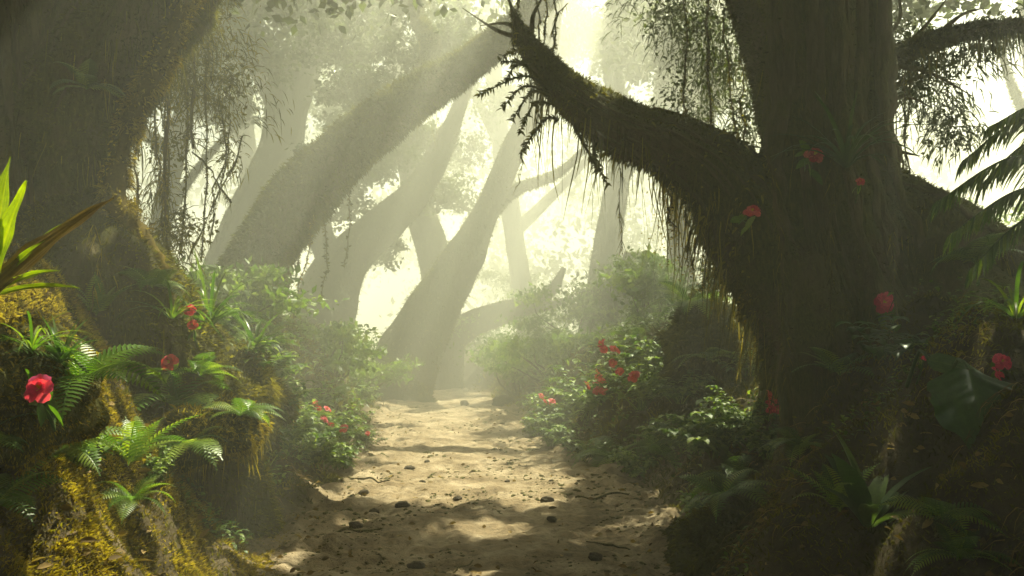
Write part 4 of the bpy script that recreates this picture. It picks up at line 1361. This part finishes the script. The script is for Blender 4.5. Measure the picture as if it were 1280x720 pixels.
def grid_leaf(mb, p0, d, nrm_, L, W, prof, droop=.5, fold=.25, ribs=0.0, nrib=9, veins=0.0, wav=.0, nu=25, nv=48, cup=0.0):
    """one large leaf as a fine grid: midrib fold, lengthwise ribs or slanting side veins, wavy edge"""
    v = np.linspace(0, 1, nv); u = np.linspace(-1, 1, nu)
    d = nrm(np.asarray(d, float)); n_ = np.asarray(nrm_, float); n_ = nrm(n_ - d * (d @ n_)); sd = np.cross(n_, d)
    c = np.asarray(p0, float); rows = []; ph = rng.random() * 6
    for k in range(nv):
        w = W / 2 * np.interp(v[k], np.linspace(0, 1, len(prof)), prof) * (1 + .03 * math.sin(v[k] * 31 + ph))
        h = fold * w * np.abs(u) - cup * w * u ** 2 + ribs * W * np.abs(np.sin(u * nrib)) + veins * W * np.abs(np.sin(v[k] * 26 - np.abs(u) * 5.5)) ** .5 * np.abs(u) ** .3 * (w / W * 2) + wav * W * np.sin(v[k] * 17 + ph + u) * u ** 2
        rows.append(c + sd * (u * w)[:, None] + n_ * h[:, None])
        c = c + d * L / nv
        d = d + np.array([0, 0, -1]) * droop / nv; d /= np.linalg.norm(d); n_ = n_ - d * (d @ n_); n_ /= np.linalg.norm(n_)
    A = np.stack(rows); idx = np.arange(nu * nv).reshape(nv, nu)
    q = np.stack([idx[:-1, :-1], idx[:-1, 1:], idx[1:, 1:], idx[1:, :-1]], -1).reshape(-1, 4)
    rr = np.clip(.35 + .3 * vnoise(A * 14, 3) + (np.abs(u)[None] < .06) * .5 + .2 * (np.abs(u)[None] > .93) + 0 * A[..., 0], 0, 1) if False else np.clip(.35 + .3 * vnoise(A * 14, 3) + ((np.abs(u) < .07) * .5)[None] + .15 * np.sin(u * 23)[None], 0, 1)
    mb.add(A.reshape(-1, 3), q, rr.ravel())


# --- yellow-green bromeliad at the far left
b = P(-14, 372, 2.6)
root = empty("bromeliad", b); tag(root, "yellow-green broad-leaved bromeliad at the left edge, backlit", "bromeliad")
def leafrow(mb, rows, W, fold=.25, side=None, prof=None, droops=None):
    for (p0, p1, w) in rows:
        p0 = np.array(p0); p1 = np.array(p1)
        d = p1 - p0; L = np.linalg.norm(d)
        grid_leaf(mb, p0, d / L + np.array([0, 0, .35]) * (droops or .6), (-.25, -1, .35), L * 1.08, w * 1.15, prof or [.45, .8, 1, 1, .85, .5, .04], (droops or .6), fold, .035, 8, wav=.05)
mb = MB()
leafrow(mb, [(b, P(10, 205, 2.6), .075), (b, P(28, 232, 2.55), .07), (b, P(-20, 190, 2.5), .06), (b, P(48, 300, 2.6), .035), (b, P(70, 278, 2.7), .03), (b, P(70, 330, 2.5), .022), (b, P(95, 352, 2.6), .018), (b, P(-60, 260, 2.5), .05)], None, side=None)
mb.build("leaves", M['lime'], root, org=b)
mb = MB()
leafrow(mb, [(P(-40, 400, 2.5), P(128, 250, 2.75), .09)], None, fold=.35, droops=.35, prof=[.7, .95, 1, .9, .7, .4, .08])
mb.build("old_leaf", M['rust'], root, org=b)['label'] = "broad rusty brown leaf"

# --- a bright leaf, and a made-up one in place of the dark green void
def big_leaf(px, py, Y, w, l, label, ang=(0, 0), mat='broad'):
    Ys = snap(px, py, .22)
    if Ys is not None:
        while T(P(px, py + 60, Ys)[0], Ys) > P(px, py + 60, Ys)[2] - .03 and Ys > 1.5: Ys -= .04
        w, l, Y = w * Ys / Y, l * Ys / Y, Ys
    p = P(px, py, Y)
    mb = MB()
    d = np.array([math.sin(ang[0]), -.45, -math.cos(ang[0])])
    grid_leaf(mb, p, d, (.1, -1, .35), l, w, [.35, .85, 1.0, 1.02, .95, .8, .62, .42, .2, .03], .35, .16, 0, 9, .035, .05, cup=.25)
    root = empty("elephant_ear", p); tag(root, label, "plant", "big smooth leaves by the right hollow")
    mb.build("leaf", M[mat], root, org=p)
    mb = MB(); tube(mb, np.array([[0, 0, 0, .008], [.02, .12, .05, .009], [.03, .3, -.15, .012]]), 7, .05, flute=0, rough=0)
    mb.build("stalk", M['strap'], root)


big_leaf(1210, 462, 4.9, .58, .66, "very large smooth dark green leaf made up for the dark void at the right")
big_leaf(1160, 450, 4.7, .13, .36, "bright horizontal leaf on top of the very large dark one", ang=(1.35, 0), mat='strap')

# --- palm frond reaching in from the right
root = empty("palm_frond", P(1400, 260, 5.2)); tag(root, "feathery palm fronds reaching in from the right edge against the sky", "palm")
b = P(1400, 260, 5.2)
for (a, c, e_) in [((1380, 250), (1290, 150), (1205, 200)), ((1380, 260), (1280, 195), (1172, 252)), ((1380, 240), (1320, 130), (1238, 158)),
                   ((1380, 270), (1285, 235), (1190, 292)), ((1380, 280), (1290, 270), (1215, 335)), ((1380, 250), (1300, 175), (1225, 232))]:
    yy = 5.2 + rng.normal() * .15
    S = spline(pp((*a, 5.2, .012), (*c, yy, .008), (*e_, yy - .1, .003)), .022)
    mb = MB(); tube(mb, S[::4], 7, .05, flute=0, rough=0)
    fr = mb.build("rachis", M['strap'], root, org=b)
    mb = MB()
    tn = nrm(np.gradient(S[:, :3], axis=0)); t = np.linspace(0, 1, len(S))
    for s_ in (-1, 1):
        dd = tn * .75 + np.array([0, s_ * .5, -.35 - .5 * (s_ > 0)]) + rng.normal(size=tn.shape) * .08
        strips(mb, S[:, :3], dd, .34 * (1 - .55 * t) * rng.uniform(.8, 1.1, len(S)), .021, [.6, 1, .85, .5, .08], .9, fold=.3)
    mb.build("leaflets", M['fern'], fr, org=b)

# --- curled epiphyte fronds on the tip of the arching limb
root = empty("epiphyte_fern", P(690, 120, 7.35)); b = P(690, 120, 7.35)
tag(root, "curling dark fern fronds fanning out under the tip of the arching limb", "fern")
for (a, c, e_) in [((685, 112), (655, 95), (600, 118)), ((685, 115), (655, 108), (628, 135)), ((688, 120), (665, 115), (640, 150)), ((692, 130), (668, 130), (650, 165)), ((698, 150), (680, 150), (652, 190)),
                   ((672, 75), (655, 78), (625, 76)), ((668, 60), (650, 62), (630, 70)), ((684, 105), (650, 80), (632, 100)), ((720, 160), (735, 190), (748, 215)), ((742, 165), (745, 200), (760, 232))]:
    S = spline(pp((*a, 7.3, .014), (*c, 7.2, .011), (*e_, 7.1, .004)), .02)
    mb = MB(); tube(mb, S[::2], 6, .03, flute=0, rough=.1)
    tn = nrm(np.gradient(S[:, :3], axis=0))
    for s in (-1, 1):
        dd = tn * .6 + np.cross(tn, [0, 1., 0]) * s * .9 + rng.normal(size=tn.shape) * .35
        strips(mb, S[::1, :3], dd, .05 * rng.uniform(.4, 1.5, len(S)), .024, [.6, 1, .5, .1], .8)
    mb.build("frond", M['moss_dark'], root, org=b)


# ------------------------------------------------------------------ hanging vines
def vine(px0, py0, px1, py1, Y, label, r=.007, leaves=60, lsz=.035, moss=60, sag=.0, mat='moss', group="vines hanging between the trees", wob=.04):
    a, c = P(px0, py0, Y), P(px1, py1, Y + rng.normal() * .1)
    k = 12
    t = np.linspace(0, 1, k)[:, None]
    q = a * (1 - t) + c * t + np.cumsum(rng.normal(size=(k, 3)), 0) * wob * .5 + np.array([0, 0, -1]) * sag * np.sin(t * math.pi)
    q = np.concatenate([q, np.full((k, 1), r) * rng.uniform(.7, 1.3, (k, 1))], 1)
    root = empty("hanging_vine", a); tag(root, label, "vine", group)
    mb = MB(); g = tube(mb, q, 6, .06, flute=0, rough=.3, nsc=.05)
    mb.build("stem", M['root'], root, org=a)
    mb = MB()
    L = np.linalg.norm(c - a)
    p, nn = surf_sample(g, int(leaves * L))
    if len(p): kites(mb, p, lsz * rng.uniform(.5, 1.5, len(p)))
    p, nn = surf_sample(g, int(moss * L))
    if len(p): strips(mb, p, np.array([0, 0, -1.]) + nn * .5, .09 * rng.uniform(.4, 1.8, len(p)), .007, HAIR, .8, wob=.1)
    if mb.n: mb.build("leaves", M[mat], root, org=a)


VL = [("reddish vine", 'moss_gold'), ("leafy vine", 'moss'), ("thin vine", 'moss')]
i = 0
for (x0, y0, x1, y1, Y, r_, lv, lab) in [
    (200, 40, 198, 305, 6.6, .014, 90, "thick mossy vine hanging straight down beside the left tree"),
    (188, 90, 186, 290, 6.9, .009, 110, "leafy vine closest to the left trunk's golden edge"),
    (215, -20, 212, 310, 7.2, .008, 120, "vine just right of the thickest hanging vine"),
    (232, -20, 226, 320, 7.4, .009, 130, "long leafy vine in the middle of the left curtain"),
    (245, -20, 250, 190, 7.0, .012, 60, "brown bare vine slanting down near the top of the left curtain"),
    (262, -20, 240, 330, 7.8, .007, 130, "fine vine behind the middle of the left curtain"),
    (275, 120, 268, 240, 7.4, .006, 120, "short vine over the bright opening"),
    (290, 150, 262, 300, 7.6, .006, 60, "thin vine crossing the bright opening"),
    (305, 170, 240, 325, 7.8, .007, 40, "vine looping down right of the bright opening"),
    (240, 190, 290, 250, 7.3, .008, 40, "short twisted vine sloping across the bright opening"),
    (176, 180, 172, 300, 6.4, .008, 130, "low leafy vine hugging the left trunk"),
    (118, 285, 112, 440, 5.1, .006, 5, "bare pale tendril hanging from the golden moss garland"),
    (1118, 60, 1128, 250, 6.9, .009, 60, "vine hanging close to the giant trunk's right side"),
    (1128, 60, 1146, 225, 6.9, .007, 60, "second vine out from the giant trunk's right side"),
    (1138, 50, 1152, 240, 7.0, .006, 50, "outermost thin vine right of the giant trunk"),
    (858, -20, 862, 170, 8.2, .010, 130, "leafy vine left of the giant tree, touching the arching limb"),
    (885, -20, 888, 190, 8.0, .012, 140, "thick leafy vine above the bend of the arching limb"),
    (905, 20, 915, 200, 7.9, .008, 120, "leafy vine in the fork of the giant tree"),
    (930, 60, 925, 190, 7.9, .007, 120, "short vine deepest in the fork of the giant tree"),
    (650, -20, 648, 60, 7.6, .008, 90, "vine tangle at the tip of the arching limb, left one"),
    (668, -20, 672, 70, 7.6, .008, 90, "vine falling onto the tip of the arching limb"),
    (684, -20, 690, 90, 7.5, .007, 90, "vine just right of the limb's tip"),
    (700, -20, 702, 85, 7.6, .007, 80, "vine ending above the upper bend of the limb"),
    (708, 0, 690, 60, 7.5, .006, 70, "short oblique vine by the limb's tip"),
    (770, 180, 768, 310, 7.3, .003, 5, "single long thread below the arching limb"),
    (655, 170, 654, 235, 7.2, .003, 5, "single thread below the curled fronds"),
    (890, 260, 860, 335, 6.9, .008, 160, "golden leafy vine below the thick part of the arching limb"),
    (905, 290, 885, 360, 6.9, .008, 160, "golden leafy vine nearest the giant trunk under the limb"),
    (840, 220, 835, 290, 7.0, .006, 150, "leafy vine dangling left of the golden ones"),
    (935, 330, 925, 400, 6.8, .007, 160, "short golden vine beside the giant tree's left root"),
    (855, 225, 850, 330, 7.0, .006, 150, "leafy vine in the middle of the limb's fringe"),
    (958, 190, 985, 470, 6.1, .020, 15, "thick pale root-vine running down the giant trunk's left edge"),
    (985, 470, 1000, 660, 6.0, .018, 15, "lower length of pale vine on the giant tree's roots"),
    (1040, 200, 1050, 560, 6.1, .010, 15, "thin vine down the middle of the giant trunk"),
    (1120, 290, 1130, 500, 6.0, .008, 15, "thin vine down the giant tree's dark right flank"),
    (380, 300, 355, 420, 14.4, .012, 60, "mossy vine hanging in front of the arching trunk's foot"),
    (396, 270, 376, 400, 14.4, .010, 60, "reddish mossy vine down the arching trunk's right side"),
    (410, 240, 412, 370, 14.5, .008, 60, "vine hanging free just right of the arching trunk"),
    (440, 200, 436, 330, 14.6, .008, 60, "slender vine under the lower bend of the arching trunk"),
]:
    gold = "golden" in lab or "reddish" in lab or (x0 < 230 and Y < 7)
    vine(x0, y0, x1, y1, Y, lab, r_, int(lv * 1.2), .03 if Y < 9 else .06, 50, mat='moss_gold' if gold else ('moss' if Y < 9 else 'moss_dark'), wob=.03 if Y < 9 else .06)

# leave out the bank plants that stand wholly behind other things
bpy.context.view_layer.update()
DG = bpy.context.evaluated_depsgraph_get()
for o in [o for o in COL.objects if o.get('label', '').startswith("one of the")]:
    n_ = len(o.data.vertices); hit = 0
    for i_ in range(0, n_, max(1, n_ // 60)):
        q = o.matrix_world @ o.data.vertices[i_].co; v = q - Vector(CAM)
        if not scene.ray_cast(DG, Vector(CAM), v.normalized(), distance=v.length - .03)[0]: hit += 1
    if hit < 4: bpy.data.objects.remove(o)

# ------------------------------------------------------------------ haze
bpy.ops.mesh.primitive_cube_add(size=1)
hz = bpy.context.object
hz.name = "haze"
x0, x1, y0, y1, z0, z1 = -310, 310, -30, 265, -2.5, 19
hz.scale = (x1 - x0, y1 - y0, z1 - z0)
hz.location = ((x0 + x1) / 2, (y0 + y1) / 2, (z0 + z1) / 2)
m, nt, nd, ln = new_mat("haze")
out = nd.new("ShaderNodeOutputMaterial")
pv = nd.new("ShaderNodeVolumePrincipled")
pv.inputs["Color"].default_value = (.96, .96, .88, 1)
pv.inputs["Density"].default_value = .027
pv.inputs["Anisotropy"].default_value = .5
ln.new(pv.outputs[0], out.inputs["Volume"])
hz.data.materials.append(m)
tag(hz, "pale sunlit mist filling the forest", "haze", kind='stuff')

# ------------------------------------------------------------------ light
w = bpy.data.worlds.new("World")
scene.world = w
w.use_nodes = True
nd, ln = w.node_tree.nodes, w.node_tree.links
bg = nd["Background"]
sky = nd.new("ShaderNodeTexSky")
sky.sky_type = 'NISHITA'
sky.sun_disc = False
sky.sun_elevation = SUN_EL
sky.sun_rotation = SUN_AZ
sky.dust_density = 4.0
sky.air_density = 1.0
ln.new(sky.outputs[0], bg.inputs[0])
bg.inputs[1].default_value = .058
sd = bpy.data.lights.new("sun", 'SUN')
sd.energy = 5.0
sd.angle = R(.6)
sd.color = (1, .95, .84)
so = bpy.data.objects.new("sun", sd)
COL.objects.link(so)
so.rotation_euler = Vector(SUN).to_track_quat('Z', 'Y').to_euler()

cy = scene.cycles
cy.max_bounces = 6
cy.diffuse_bounces = 3
cy.glossy_bounces = 2
cy.transmission_bounces = 3
cy.transparent_max_bounces = 4
cy.volume_bounces = 1
cy.use_denoising = True
cy.caustics_reflective = False
cy.caustics_refractive = False
cy.sample_clamp_indirect = 4
vs = scene.view_settings
vs.view_transform = 'Standard'
vs.look = 'None'
vs.exposure = 2.12
vs.use_white_balance = True
vs.white_balance_temperature = 7750
vs.white_balance_tint = -9
vs.gamma = 1
